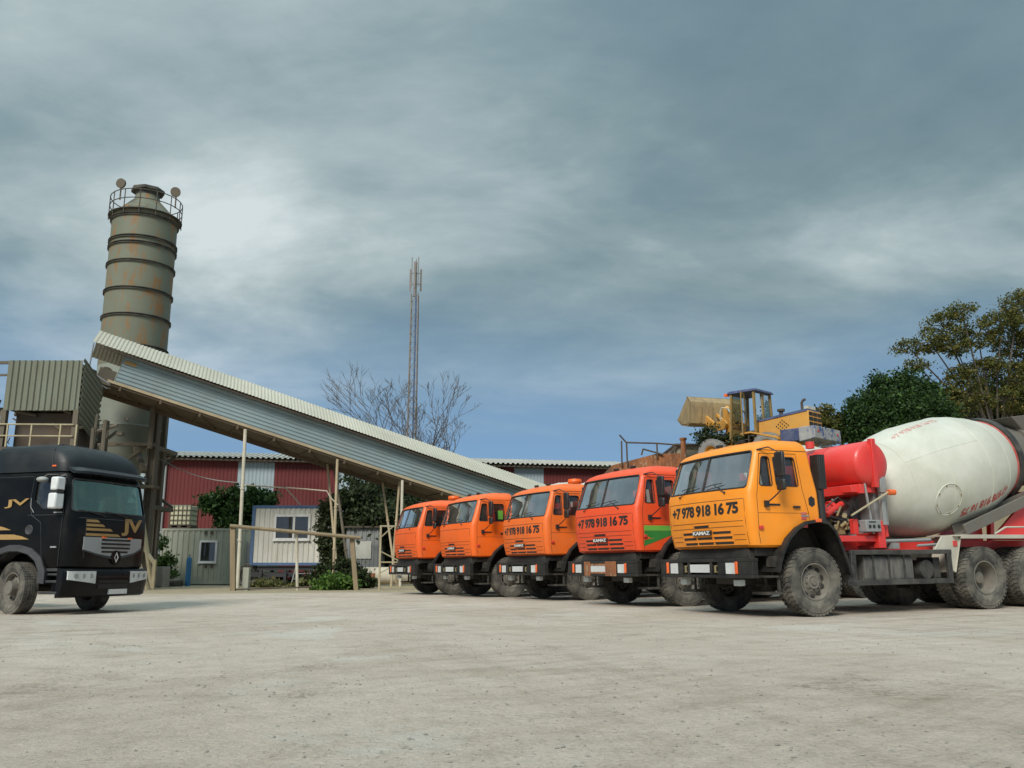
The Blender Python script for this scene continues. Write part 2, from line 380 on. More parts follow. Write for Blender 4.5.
def rim_front(mb, rr, h):
    """outward (+y) face: dished disc with ten hand holes and a hub"""
    mb.lathe([(-h*.75, rr*1.0), (h*.72, rr*1.0), (h*.86, rr*1.03), (h*.86, rr*.97), (h*.70, rr*.93), (h*.35, rr*.90), (h*.18, rr*.84), (h*.30, rr*.66),
              (h*.42, rr*.55), (h*.40, rr*.44), (h*.62, rr*.40), (h*.66, rr*.34), (h*.60, rr*.28), (h*.60, rr*.20), (h*.74, rr*.18), (h*.76, rr*.02)], ax=(0, 1, 0), n=40)
    for k in range(10):
        t = 2*PI*k/10; r = rr*.47
        mb.lathe([(h*.38, .018), (h*.55, .018), (h*.55, .001)], o=(r*math.cos(t), 0, r*math.sin(t)), ax=(0, 1, 0), n=6)
def holes_mb(rr, h):
    mb = MB()
    for k in range(10):
        t = 2*PI*(k+.5)/10; r = rr*.75
        c = Vector((r*math.cos(t), h*.262, r*math.sin(t)))
        mb.lathe([(-.01, .036), (.010, .038), (.010, .001)], o=c, ax=(0.0+.5*math.cos(t)*-1, 1, .5*math.sin(t)*-1), n=10)
    return mb
def rim_rear(mb, rr, h):
    mb.lathe([(-h*.7, rr*1.0), (h*.72, rr), (h*.88, rr*1.03), (h*.88, rr*.96), (h*.2, rr*.88), (-h*.6, rr*.82), (-h*.75, rr*.72), (-h*.78, rr*.55), (-h*.75, rr*.42),
              (-h*.1, rr*.40), (h*.05, rr*.34), (h*.1, rr*.02)], ax=(0, 1, 0), n=40)
    for k in range(10):
        t = 2*PI*k/10; r = rr*.50
        mb.lathe([(-h*.8, .018), (-h*.5, .018), (-h*.5, .001)], o=(r*math.cos(t), 0, r*math.sin(t)), ax=(0, 1, 0), n=6)

# ------------------------------------------------------------------ THE MIXER TRUCK (local x forward, y to its left, z up, origin under the front axle)
CABR = [  # z, x_front, x_rear, half width
 (1.085, 1.13, -.27, 1.08), (1.12, 1.19, -.28, 1.115), (1.35, 1.235, -.28, 1.135), (1.62, 1.255, -.28, 1.14), (1.95, 1.25, -.27, 1.135), (2.01, 1.225, -.265, 1.13),
 (2.25, 1.135, -.22, 1.115), (2.60, 1.02, -.175, 1.085), (2.66, .99, -.17, 1.07), (2.72, .92, -.17, 1.03), (2.78, .78, -.175, .96), (2.83, .58, -.19, .85), (2.862, .36, -.22, .66), (2.872, .18, -.2, .3)]
def cab_at(z):
    for a, b in zip(CABR, CABR[1:]):
        if z <= b[0]:
            t = (z-a[0])/(b[0]-a[0]); return [a[i]+(b[i]-a[i])*t for i in (1, 2, 3)]
    return list(CABR[-1][1:])
def cab_front(y, z, off=0.):
    xf, xr, w = cab_at(z); c = w-.10; a = abs(y)
    if a <= c: return xf-.09*(a/c)**2+off
    t = (a-c)/.10; return xf-.09-.11*(1-math.sqrt(max(0, 1-t*t)))-.01*t+off
def cab_ring(z, inset=0.):
    xf, xr, w = cab_at(z); pts = []
    w -= inset; c = w-.10
    ys = [0, .2, .45, .7, .88, 1.0]
    fr = [(xf-inset-.09*y**2, y*c) for y in ys]
    co = []
    for t in (.35, .6, .8, .93, 1.0):
        co.append((xf-inset-.09-.11*(1-math.sqrt(1-t*t))-.01*t, c+.10*t))
    sd = [(xf-.34, w), (xr+.3, w), (xr+.06, w), (xr+.015+inset, w-.03), (xr+inset, w-.10), (xr+inset, w*.5), (xr+inset, 0)]
    half = fr+co+sd
    return [(x, y) for x, y in half]+[(x, -y) for x, y in reversed(half[1:-1])]
def cab_loft(inset, zs):
    mb = MB(); rings = [cab_ring(z, inset) for z in zs]; n = len(rings[0]); vs = []
    for z, r in zip(zs, rings): vs += [(x, y, z) for x, y in r]
    fs = [tuple(range(n-1, -1, -1)), tuple((len(zs)-1)*n+k for k in range(n))]
    for i in range(len(zs)-1):
        for k in range(n):
            k2 = (k+1) % n; fs.append((i*n+k, i*n+k2, (i+1)*n+k2, (i+1)*n+k))
    return mb.add(vs, fs)
def rounded(poly, r=.04, n=4):
    out = []; m = len(poly)
    for i in range(m):
        p = Vector(poly[i]); a = Vector(poly[i-1]); b = Vector(poly[(i+1) % m])
        d1 = (a-p).normalized()*r; d2 = (b-p).normalized()*r
        for k in range(n+1):
            t = k/n; out.append(tuple((p+d1)*(1-t)**2+p*2*t*(1-t)+(p+d2)*t*t))
    return out
WS = [(-1.045, 2.025), (1.045, 2.025), (1.0, 2.62), (-1.0, 2.62)]
QW = [(.93, 2.05), (.665, 2.05), (.68, 2.52), (.83, 2.52)]
DW = [(.585, 2.05), (.135, 2.05), (.165, 2.52), (.60, 2.52)]

M['darkyellow'] = paint('grimy_yellow', (.30, .19, .05), .65, amt=.6, dirt=(.08, .06, .04), scale=3)
M['bareblack'] = paint('sooty_steel', (.03, .028, .025), .7, amt=.4, dirt=(.12, .1, .07))
def make_truck():
    root = empty('mixer_truck')
    # --- cab shell
    zs = [r[0] for r in CABR]
    outer = cab_loft(0, zs).build('cab', M['yellow'], None)
    izs = [1.14, 1.4, 1.95, 2.01, 2.25, 2.6, 2.66, 2.72, 2.76, 2.80]
    inner = cab_loft(.045, izs).build('x', M['interior'])
    c1 = MB().prism(rounded(WS, .05), .85, 1.6, 'yz').build('x', M['plastic'])
    c2 = MB().prism(rounded(QW, .03), -1.4, 1.4, 'xz').build('x', M['plastic'])
    c3 = MB().prism(rounded(DW, .03), -1.4, 1.4, 'xz').build('x', M['plastic'])
    rc = [(-.75, 2.1), (-.12, 2.1), (-.12, 2.45), (-.75, 2.45)]
    c4 = MB().prism(rounded(rc, .04), -.6, .1, 'yz').build('x', M['plastic'])
    c5 = MB().prism(rounded([(-y, z) for y, z in rc][::-1], .04), -.6, .1, 'yz').build('x', M['plastic'])
    arc = [(-.10+.80*math.cos(t), .665+.80*math.sin(t)) for t in [R(a) for a in range(32, 93, 6)]]
    ap = [(.59, .9)]+[(.585, 1.0)]+arc+[(-.2, 1.475), (-.7, 1.475), (-.7, .9)]
    c6 = MB().prism(ap, -1.3, 1.3, 'xz').build('x', M['plastic'])
    boolean(outer, [inner, c1, c2, c3, c4, c5, c6])
    cab = outer; cab.parent = root
    # close the arch opening with an inner liner
    li = MB(); pts = [(.585, 1.0)]+arc+[(-.2, 1.475), (-.29, 1.475)]
    for (a, b), (c, d) in zip(pts, pts[1:]):
        li.add([(a, -1.06, b+.012), (a, 1.06, b+.012), (c, 1.06, d+.012), (c, -1.06, d+.012)], [(0, 1, 2, 3)])
    li.box((-.26, -1.0, 1.47), (1.05, 1.0, 1.50))
    li.build('cab_floor', M['interior'], cab)
    # glass
    g = MB(); ny, nz = 20, 6; vs = []
    for j in range(nz+1):
        z = 2.015+(2.63-2.015)*j/nz; wd = 1.055+(1.01-1.055)*j/nz
        for i in range(ny+1):
            y = -wd+2*wd*i/ny; vs.append((cab_front(y, z, -.022), y, z))
    g.add(vs, [(j*(ny+1)+i, j*(ny+1)+i+1, (j+1)*(ny+1)+i+1, (j+1)*(ny+1)+i) for j in range(nz) for i in range(ny)])
    g.build('windshield', M['glass'], cab)
    def side_glass(poly, s, nm):
        m = MB(); m.add([(x, s*(cab_at(z)[2]-.03), z) for x, z in poly], [tuple(range(len(poly)))]); return m.build(nm, M['sideglass'], cab)
    for s in (1, -1): side_glass(QW, s, 'quarter_window'); side_glass(DW, s, 'door_window')
    # rubber seals
    sl = MB()
    def loop(poly, fn, r=.013):
        pp = rounded(poly, .05, 3); P3 = []
        for i in range(len(pp)):
            a, b = pp[i], pp[(i+1) % len(pp)]
            k = max(1, int((Vector(b)-Vector(a)).length/.12))
            for q in range(k): P3.append(fn(a[0]+(b[0]-a[0])*q/k, a[1]+(b[1]-a[1])*q/k))
        P3.append(P3[0]); sl.tube(P3, r, 5, False)
    loop(WS, lambda y, z: (cab_front(y, z, .001), y, z), .014)
    for s in (1, -1):
        for q in (QW, DW): loop(q, lambda x, z: (x, s*(cab_at(z)[2]), z), .010)
    sl.tube([(cab_front(.0, z, -.006), .0, z) for z in (2.02, 2.1, 2.25, 2.4, 2.62)], .012, 6)
    sl.build('window_seal', M['plastic'], cab)
    # seams: doors, front flap, bottom trim
    sm = MB()
    for s in (1, -1):
        def sp(x, z): return (x, s*(cab_at(z)[2]+.0005), z)
        dpts = [(.955, 1.10), (1.0, 1.3), (1.0, 1.9), (.97, 2.03), (.865, 2.57), (.12, 2.58), (.07, 2.0), (-.02, 1.62), (-.03, 1.49)]
        dd = []
        for (a, b), (c, d) in zip(dpts, dpts[1:]):
            for q in range(4): dd.append(sp(a+(c-a)*q/4, b+(d-b)*q/4))
        sm.tube(dd, .0045, 4)
        sm.tube([sp(1.0+(-.02-1.0)*q/8, 1.62) for q in range(9)], .003, 4)
        sm.tube([sp(.86-.98*q/8, 2.63) for q in range(9)], .006, 4)
    for z, a, b in ((1.85, -1.0, 1.0), (1.505, -.97, .97), (1.42, -.97, .97), (1.125, -.99, .99), (1.29, .73, .97), (1.21, .73, .97), (1.29, -.97, -.66), (1.21, -.97, -.66)):
        sm.tube([(cab_front(a+(b-a)*q/14, z, .000), a+(b-a)*q/14, z) for q in range(15)], .0045, 4)
    for s in (-1, 1): sm.tube([(cab_front(s*1.02, z, .0), s*1.02, z) for z in (1.13, 1.3, 1.5, 1.7, 1.85)], .0045, 4)
    sm.build('panel_seam', M['dark'], cab)
    # grille slots
    gs = MB()
    for z, rows in ((1.447, [(-.23, .17)]), (1.335, [(-.60, -.28), (.26, .68)]), (1.252, [(-.60, -.22), (-.18, .22), (.265, .69)]), (1.168, [(-.58, -.21), (-.17, .225), (.27, .70)])):
        for a, b in rows:
            nseg = 6; vs = []; fs = []
            for q in range(nseg+1):
                y = a+(b-a)*q/nseg
                vs += [(cab_front(y, z-.019, .003), y, z-.019), (cab_front(y, z+.019, .003), y, z+.019)]
            for q in range(nseg): fs.append((2*q, 2*q+2, 2*q+3, 2*q+1))
            vs2 = [(x-.02, y, zz) for x, y, zz in vs]; k = len(vs)
            fs2 = [(k+a_, k+b_, k+c_, k+d_) for a_, b_, c_, d_ in fs]+[(2*q, 2*q+2, k+2*q+2, k+2*q) for q in range(nseg)]+[(2*q+1, 2*q+3, k+2*q+3, k+2*q+1) for q in range(nseg)]
            gs.add(vs+vs2, fs+fs2)
    gs.build('grille', M['dark'], cab)
    lips = MB()
    for z, a, b in ((1.47, -.25, .19), (1.36, -.62, -.29), (1.36, .27, .70), (1.277, -.62, .71), (1.193, -.6, .72)):
        lips.tube([(cab_front(a+(b-a)*q/8, z, .002), a+(b-a)*q/8, z) for q in range(9)], .007, 5)
    lips.build('grille_lip', M['yellow'], cab)
    em = MB(); em.box((1.235, -.26, 1.300), (1.262, .245, 1.380)); em.build('emblem', M['plastic'], cab, bevel=.006)
    lettering('lettering', 'KAMAZ', .47, .062, lambda u, v: (1.2645, -.245+u, 1.309+v), M['white'], cab, .04)
    # wipers
    for y0, dy in ((-.62, .28), (.62, -.30)):
        wp = MB()
        p = Vector((cab_front(y0, 1.97, .02), y0, 1.97)); q = Vector((cab_front(y0+dy, 2.12, .035), y0+dy, 2.12))
        wp.sphere(p, .02, 8); wp.tube([p, q], .007, 5)
        wp.tube([(cab_front(y0+dy-.26, 2.08, .02), y0+dy-.26, 2.085), q, (cab_front(y0+dy+.18, 2.14, .02), y0+dy+.18, 2.13)], .008, 5)
        wp.build('wiper', M['plastic'], cab)
    # door hardware
    for s in (1, -1):
        h = MB(); y = s*1.145
        h.box((.16, y, 1.70), (.30, y+s*.03, 1.735)); h.build('door_handle', M['plastic'], cab, bevel=.008)
    b = MB(); b.box((.55, 1.137, 1.735), (.80, 1.146, 1.765)); b.build('name_strip', M['plastic'], cab)
    b = MB(); b.box((.03, 1.14, 1.39), (.13, 1.16, 1.46)); b.build('side_reflector', M['redlens'], cab, bevel=.006)
    b = MB(); b.box((.92, 1.135, 1.36), (1.0, 1.165, 1.42)); b.build('side_indicator', M['redlens'], cab, bevel=.01)
    # roof marker lamps
    for y in (-.3, .3):
        b = MB(); b.box((.52, y-.06, 2.83), (.60, y+.06, 2.885)); b.build('roof_lamp', M['plastic'], cab, bevel=.01)
    # interior
    it = MB(); it.box((.78, -1.0, 1.50), (1.10, 1.0, 1.93)); it.box((.66, -.9, 1.55), (.8, .9, 1.85))
    it.tube([(.78, .5, 1.75), (.58, .5, 2.0)], .03, 8)
    tc = Vector((.58, .5, 2.02)); ax = Vector((-.5, 0, .85)).normalized(); u = Vector((0, 1, 0)); w = ax.cross(u)
    it.tube([tc+(u*math.cos(t)+w*math.sin(t))*.24 for t in [2*PI*k/20 for k in range(21)]], .016, 6, False)
    it.bar(tc-u*.24, tc+u*.24, .03, .02); it.build('dashboard', M['interior'], cab, bevel=.01)
    for y, mt in ((.5, 'seatgrey'), (-.45, 'seatred')):
        st = MB(); st.hexa([(-.02, y-.25, 1.52), (.45, y-.25, 1.55), (.45, y+.25, 1.55), (-.02, y+.25, 1.52), (-.02, y-.25, 1.68), (.45, y-.25, 1.72), (.45, y+.25, 1.72), (-.02, y+.25, 1.68)])
        st.hexa([(-.03, y-.24, 1.66), (.12, y-.24, 1.66), (.12, y+.24, 1.66), (-.03, y+.24, 1.66), (-.14, y-.2, 2.30), (-.04, y-.2, 2.30), (-.04, y+.2, 2.30), (-.14, y+.2, 2.30)])
        st.build('seat', M[mt], cab, bevel=.04)
    # --- mirrors
    for s in (1, -1):
        mr = empty('mirror', parent=root)
        a = MB()
        a.tube([(.84, s*1.15, 1.76), (.76, s*1.26, 1.86), (.70, s*1.34, 1.95), (.67, s*1.36, 2.55), (.76, s*1.2, 2.66), (.88, s*1.06, 2.63)], .012, 6)
        a.box((.80, s*1.13, 1.71), (.87, s*1.19, 1.81)); a.build('mirror_arm', M['plastic'], mr)
        b = MB(); b.box((.66, s*1.26, 2.17), (.72, s*1.46, 2.57)); b.build('mirror_head', M['plastic'], mr, bevel=.025)
        b = MB(); b.box((.66, s*1.27, 1.96), (.72, s*1.46, 2.14)); b.build('wide_mirror', M['plastic'], mr, bevel=.035)
        b = MB(); b.box((.653, s*1.285, 2.2), (.658, s*1.44, 2.54)); b.build('mirror_glass', M['chrome'], mr)
    # --- bumper
    bp = MB()
    bp.box((1.15, -1.25, .615), (1.27, 1.25, .665)); bp.box((1.15, -1.25, .865), (1.27, 1.25, .92)); bp.box((1.0, -.9, .64), (1.15, .9, .90))
    for a, b in ((-1.25, -.985), (-.73, -.60), (-.45, -.385), (.165, .22), (.38, .56), (.82, 1.25)): bp.box((1.16, a, .666), (1.268, b, .864))
    bp.box((1.155, -1.24, .665), (1.175, 1.24, .865))
    bum = bp.build('bumper', M['black'], root, bevel=.008)
    for a, b in ((.565, .815), (-.98, -.735)):
        h = MB(); h.box((1.15, a, .675), (1.255, b, .86)); h.build('headlight', M['lens'], bum, bevel=.01)
    for a, b in ((.83, .895), (-1.06, -1.0)):
        h = MB(); h.box((1.17, a, .68), (1.285, b, .87)); h.build('indicator', M['amberlens'], bum, bevel=.01)
    h = MB(); h.box((1.17, -.38, .70), (1.262, .16, .83)); h.build('number_plate', M['plate'], bum)
    for y in (.66, -.80):
        h = MB(); h.box((1.02, y-.09, .49), (1.12, y+.09, .59)); h.build('fog_lamp', M['lens'], bum, bevel=.012)
    for y in (-.52, .30):
        h = MB(); h.tube([(1.17, y, .70), (1.25, y, .71), (1.25, y, .80), (1.17, y, .81)], .02, 6); h.build('tow_hook', M['brass'], bum)
    # panel below the cab, front of chassis
    uf = MB(); uf.hexa([(1.0, -1.0, .92), (1.10, -1.0, .92), (1.10, 1.0, .92), (1.0, 1.0, .92), (.95, -.9, 1.09), (1.06, -.9, 1.09), (1.06, .9, 1.09), (.95, .9, 1.09)])
    uf.box((.62, -1.02, .95), (1.0, -.55, 1.08)); uf.box((.62, .55, .95), (1.0, 1.02, 1.08)); uf.build('lower_apron', M['black'], root, bevel=.01)
    for s in (1, -1):
        sp = MB()
        sp.box((.62, s*.75, .36), (.9, s*1.14, .40)); sp.box((.64, s*.78, .40), (.67, s*.82, .64)); sp.box((.64, s*1.08, .40), (.67, s*1.12, .64)); sp.box((.62, s*.7, .62), (.92, s*1.15, .65))
        sp.box((.60, s*.95, .78), (.75, s*1.14, .95))
        sp.build('step', M['chassis'], root)
    # --- fender
    for s in (1, -1):
        f = MB(); path = [(.74, .70), (.70, .84), (.62, 1.02), (.49, 1.22), (.30, 1.38), (.08, 1.48), (-.16, 1.51), (-.36, 1.47), (-.50, 1.34), (-.60, 1.12), (-.70, .88), (-.76, .64)]
        y0, y1 = s*.70, s*1.22; vs = []
        for i, (x, z) in enumerate(path):
            a = Vector(path[max(0, i-1)]); b = Vector(path[min(len(path)-1, i+1)]); d = (b-a).normalized(); nrm = Vector((d.y, -d.x))
            if nrm.dot(Vector((x+.02, z-.6))) < 0: nrm = -nrm
            p = Vector((x, z)); q = p+nrm*.012-Vector((0, 0)); q2 = p-nrm*.035
            vs += [(p.x, y0, p.y), (q.x, y0, q.y), (q.x, y1, q.y), (q2.x, y1+s*.004, q2.y), (q2.x, y1-s*.03, q2.y), (p.x-nrm.x*.004, y1-s*.03, p.y-nrm.y*.004)]
        fs = []
        for i in range(len(path)-1):
            for k in range(6): fs.append((i*6+k, i*6+(k+1) % 6, (i+1)*6+(k+1) % 6, (i+1)*6+k))
        fs += [tuple(range(6)), tuple((len(path)-1)*6+k for k in range(6))]
        f.add(vs, fs); fo = f.build('fender', M['black'], root)
        ln_ = MB(); pl = [(x, z) for x, z in path]; ln_.add([(x, s*.56, z) for x, z in pl], [tuple(range(len(pl)))])
        for (a1, b1), (a2, b2) in zip(pl, pl[1:]): ln_.add([(a1, s*.56, b1-.005), (a1, s*.71, b1-.005), (a2, s*.71, b2-.005), (a2, s*.56, b2-.005)], [(0, 1, 2, 3)])
        ln_.build('fender_liner', M['chassis'], fo)
        if s == 1:
            mk = MB(); mk.box((-.20, 1.19, 1.475), (-.08, 1.235, 1.53)); mk.build('side_marker', M['amberlens'], fo, bevel=.006)
    # --- chassis
    ch = MB()
    for s in (1, -1):
        ch.box((-6.3, s*.38, .78), (1.0, s*.46, 1.02)); ch.box((-6.3, s*.34, .78), (1.0, s*.38, .80)); ch.box((-6.3, s*.34, 1.0), (1.0, s*.38, 1.02))
    for x in (.8, -.9, -1.8, -2.9, -3.8, -5.2, -6.2): ch.box((x-.05, -.4, .80), (x+.05, .4, 1.0))
    ch.tube([(0, -1.0, .54), (0, 1.0, .54)], .075, 10); ch.box((-.5, -.5, .55), (.5, .5, .62))
    for s in (1, -1):
        ch.bar((-.7, s*.5, .74), (.7, s*.5, .74), .08, .05); ch.bar((-.5, s*.5, .66), (.5, s*.5, .66), .08, .05)
        ch.tube([(.35, s*.62, .60), (.35, s*.62, .95)], .035, 8); ch.tube([(-.15, s*.85, .46), (.75, s*.7, .50)], .02, 6)
        ch.bar((-5.9, s*.55, .62), (-3.1, s*.55, .62), .1, .12)
    ch.box((-.7, -.36, .5), (.75, .36, 1.05)); ch.box((-1.5, -.25, .55), (-.7, .25, .95))
    ch.tube([(-3.0, 0, .7), (-1.5, 0, .7)], .06, 8); 
    for x in (-3.85, -5.17):
        ch.tube([(x, -1.0, .54), (x, 1.0, .54)], .09, 10); ch.sphere((x, 0, .56), .26, 14)
    ch.build('chassis', M['chassis'], root)
    # --- wheels (tyre and rim meshes shared)
    RW, WW = .54, .31; rr = .285
    ty = tyre_mb(RW, WW, 'block', 44, rr)
    tyo = None
    fr = MB(); rim_front(fr, rr, WW/2); fr.mi = 1; hl = holes_mb(rr, WW/2); fr.add(hl.v, hl.f)
    wf = empty('wheel', (0, 1.06, RW), parent=root)
    tyo = ty.build('tyre', M['rubber'], wf, sharp=25); rmo = fr.build('rim', [M['rim'], M['dark']], wf)
    def dup_w(src, loc, flip, par=root):
        w = src.copy(); COL.objects.link(w); w.parent = par; w.location = loc; w.rotation_euler = (0, R(random.uniform(0, 360)), PI if flip else 0)
        for c in src.children:
            d = c.copy(); COL.objects.link(d); d.parent = w
        return w
    dup_w(wf, (0, -1.06, RW), True)
    wr = empty('wheel', (-3.85, 1.08, RW), parent=root)
    t2 = tyo.copy(); COL.objects.link(t2); t2.parent = wr
    rm = MB(); rim_rear(rm, rr, WW/2); rm.build('rim', M['rim'], wr)
    for x in (-3.85, -5.17):
        for y, fl in ((1.08, False), (.74, True), (-1.08, True), (-.74, False)):
            if x == -3.85 and y == 1.08: continue
            dup_w(wr, (x, y, RW), fl)
    # --- behind cab: filter stack
    sn = MB(); sn.tube([(-.44, .98, 1.5), (-.44, .98, 2.05)], .07, 12); sn.box((-.52, .88, 2.03), (-.37, 1.07, 2.60))
    for k in range(3): sn.box((-.505+k*.042, 1.07, 2.06), (-.485+k*.042, 1.078, 2.57))
    sn.build('air_intake', M['plastic'], root, bevel=.02)
    # --- water tank
    tx, tz, tr = -1.62, 2.50, .39
    tk = MB(); tk.lathe([(-1.08, .001), (-1.075, tr*.5), (-1.04, tr*.85), (-.98, tr), (.98, tr), (1.04, tr*.85), (1.075, tr*.5), (1.08, .001)], o=(tx, 0, tz), ax=(0, 1, 0), n=48)
    tank = tk.build('water_tank', M['red'], root, sharp=60)
    b = MB(); b.lathe([(-.012, tr+.006), (.012, tr+.006)], o=(tx, .2, tz), ax=(0, 1, 0), n=48); b.lathe([(-.012, tr+.006), (.012, tr+.006)], o=(tx, -.6, tz), ax=(0, 1, 0), n=48)
    b.build('weld_band', M['red'], tank)
    b = MB(); b.box((tx-.045, 1.0, tz-tr-.03), (tx+.045, 1.10, tz+tr+.03)); b.build('gauge_strip', M['red'], tank, bevel=.01)
    b = MB(); b.tube([(tx+.3, -.1, tz+.38), (tx+.3, -.1, tz+.50)], .08, 12); b.build('filler_cap', M['red'], tank)
    b = MB(); b.box((tx-.25, -1.0, tz-.52), (tx-.15, 1.0, tz-.36)); b.box((tx+.2, -1.0, tz-.52), (tx+.3, 1.0, tz-.36)); b.box((tx-.1, .7, tz-.5), (tx+.45, .95, tz-.38))
    b.bar((tx-.3, .9, 1.25), (tx-.22, .9, tz-.4), .07); b.bar((tx-.3, -.9, 1.25), (tx-.22, -.9, tz-.4), .07)
    b.build('tank_bracket', M['red'], root, bevel=.008)
    # --- red subframe
    sf = MB()
    for s in (1, -1):
        sf.box((-6.2, s*.36, 1.03), (-.5, s*.48, 1.20))
    sf.box((-.82, -.95, 1.17), (-.72, .95, 1.30)); sf.box((-1.75, .86, 1.17), (-.7, .98, 1.27)); sf.box((-1.78, -.98, 1.1), (-1.66, 1.0, 1.32)); sf.box((-1.76, .90, 1.06), (-1.6, 1.04, 1.36))
    sf.box((-1.25, .86, 1.30), (-1.15, .96, 1.55)); sf.box((-1.80, .75, 1.3), (-1.70, 1.0, 1.52))
    sf.build('subframe', M['red'], root, bevel=.008); sf = MB()
    sf.hexa([(-1.9, -.5, 1.2), (-1.6, -.5, 1.2), (-1.6, .5, 1.2), (-1.9, .5, 1.2), (-2.0, -.4, 1.95), (-1.8, -.4, 1.95), (-1.8, .4, 1.95), (-2.0, .4, 1.95)])
    sf.bar((-1.3, -.3, 1.25), (-1.85, -.3, 2.0), .09); sf.bar((-1.3, .35, 1.25), (-1.85, .35, 2.0), .09)
    sf.build('gearbox_pedestal', M['greymetal'], root, bevel=.008)
    # rear pedestal (red triangular plates)
    pd = MB()
    for s in (1, -1):
        pd.prism([(-4.8, 1.2), (-6.25, 1.2), (-6.25, 2.2), (-6.0, 2.05)], s*.62, s*.68, 'xz')
    pd.box((-6.2, -.62, 1.9), (-6.1, .62, 2.15)); pd.build('drum_pedestal', M['red'], root, bevel=.008)
    # pump, gearbox and hoses
    hm = MB()
    hm.lathe([(0, .001), (0, .12), (.35, .13), (.35, .17), (.42, .17), (.42, .001)], o=(-.75, .45, 1.62), ax=(-1, .1, .25), n=16)
    hm.tube([(-.75, .75, 1.62), (-1.25, .62, 1.82)], .055, 10)
    hm.build('hydraulic_motor', M['red'], root); hm = MB()
    hm.lathe([(0, .001), (0, .30), (.08, .34), (.2, .34), (.28, .26), (.28, .001)], o=(-1.95, 0, 2.03), ax=(-.978, 0, .21), n=28)
    hm.build('gearbox', M['red'], root)
    hs = MB()
    r2 = random.Random(3)
    for k in range(16):
        p = Vector((r2.uniform(-.55, -.75), r2.uniform(.3, .85), r2.uniform(1.32, 1.6))); q = Vector((r2.uniform(-1.1, -1.6), r2.uniform(.3, .85), r2.uniform(1.32, 1.65)))
        m_ = (p+q)/2+Vector((0, r2.uniform(-.1, .15), r2.uniform(-.15, .22)))
        hs.tube([p, p*.5+m_*.5+Vector((0, 0, .05)), m_, q*.5+m_*.5, q], .013+.008*r2.random(), 6)
    hs.tube([(-.6, .95, 1.75), (-.8, 1.0, 1.9), (-1.1, .95, 1.78), (-1.3, .95, 1.4)], .012, 6)
    hs.build('hose', M['plastic'], root)
    br = MB()
    for k in range(14):
        c = Vector((r2.uniform(-.62, -1.2), r2.uniform(.45, .9), r2.uniform(1.32, 1.62)))
        if k % 2: br.lathe([(0, .001), (0, .03), (.08, .03), (.08, .045), (.12, .045), (.12, .001)], o=c, ax=(r2.uniform(-1, 1), r2.uniform(0, 1), r2.uniform(-1, 1)), n=8)
        else: br.tube([c, c+Vector((r2.uniform(-.15, .15), .02, r2.uniform(.05, .2)))], .018, 6)
    br.box((-1.1, .3, 1.3), (-.7, .8, 1.42)); br.build('valve_block', M['brass'], root)
    cb = MB(); cb.box((-1.62, .92, 1.33), (-1.28, 1.1, 1.53)); cbo = cb.build('control_box', M['greymetal'], root, bevel=.012)
    cb = MB()
    for dx in (-.02, -.11, -.22): cb.lathe([(0, .001), (.006, .032), (.010, .001)], o=(-1.34+dx, 1.101, 1.42), ax=(0, 1, 0), n=14)
    cb.box((-1.5, 1.1, 1.485), (-1.35, 1.104, 1.505)); cb.build('gauge', M['plastic'], cbo)
    lv = MB(); lv.tube([(-1.05, 1.02, 1.60), (-1.85, 1.1, 2.0)], .018, 8); lv.build('control_lever', M['khaki'], root)
    lv = MB(); lv.tube([(-1.85, 1.1, 2.0), (-1.98, 1.12, 2.0)], .05, 10); lv.build('lever_knob', M['amberlens'], root)
    oc = MB(); oc.box((-2.02, .55, 1.45), (-1.72, .9, 2.22)); oc.build('oil_cooler', M['greymetal'], root, bevel=.01)
    oc = MB(); oc.box((-1.84, .95, 1.45), (-1.76, 1.03, 2.25)); oc.box((-1.87, .96, 2.0), (-1.74, 1.05, 2.27)); oc.bar((-1.55, .98, 1.3), (-1.45, .98, 2.15), .035); oc.build('water_gauge_post', M['steel'], root, bevel=.006)
    # --- side guard with fuel tank behind it
    sg = MB()
    y = 1.17
    for a, b, c, d in ((-.82, .955, -3.12, 1.03), (-.70, .46, -3.10, .545)): sg.box((a, y-.05, b), (c, y+.01, d))
    for x in (-.86, -3.06): sg.box((x-.05, y-.05, .47), (x+.05, y+.008, 1.02))
    sg.hexa([(-.72, y-.04, .46), (-.86, y-.04, .46), (-.86, y+.004, .46), (-.72, y+.004, .46), (-.84, y-.04, 1.0), (-.90, y-.04, 1.0), (-.90, y+.004, 1.0), (-.84, y+.004, 1.0)])
    sg.box((-3.1, y-.5, .98), (-.8, y-.02, 1.0)); sg.build('side_guard', M['blackdusty'], root, bevel=.006)
    sg = MB(); sg.prism(rounded([(.55, .50), (1.10, .50), (1.10, .94), (.55, .94)], .08), -2.25, -1.15, 'yz'); ft = sg.build('fuel_tank', M['tankside'], root)
    sg = MB()
    for x in (-1.35, -1.7, -2.05): sg.box((x-.02, .54, .495), (x+.02, 1.112, .945))
    sg.build('tank_strap', M['blackdusty'], ft)
    sg = MB(); sg.tube([(-2.6, .62, .70), (-2.6, 1.08, .70)], .16, 14); sg.box((-2.95, .7, .55), (-2.8, 1.05, .9)); sg.build('air_tank', M['blackdusty'], root)
    sg = MB()
    for s in (-1,): sg.box((-3.0, s*1.2, .46), (-.8, s*1.14, .54)); sg.box((-3.0, s*1.2, .95), (-.8, s*1.14, 1.03)); sg.box((-2.9, -1.15, .5), (-1.0, -.55, .95))
    sg.build('battery_box', M['blackdusty'], root, bevel=.01)
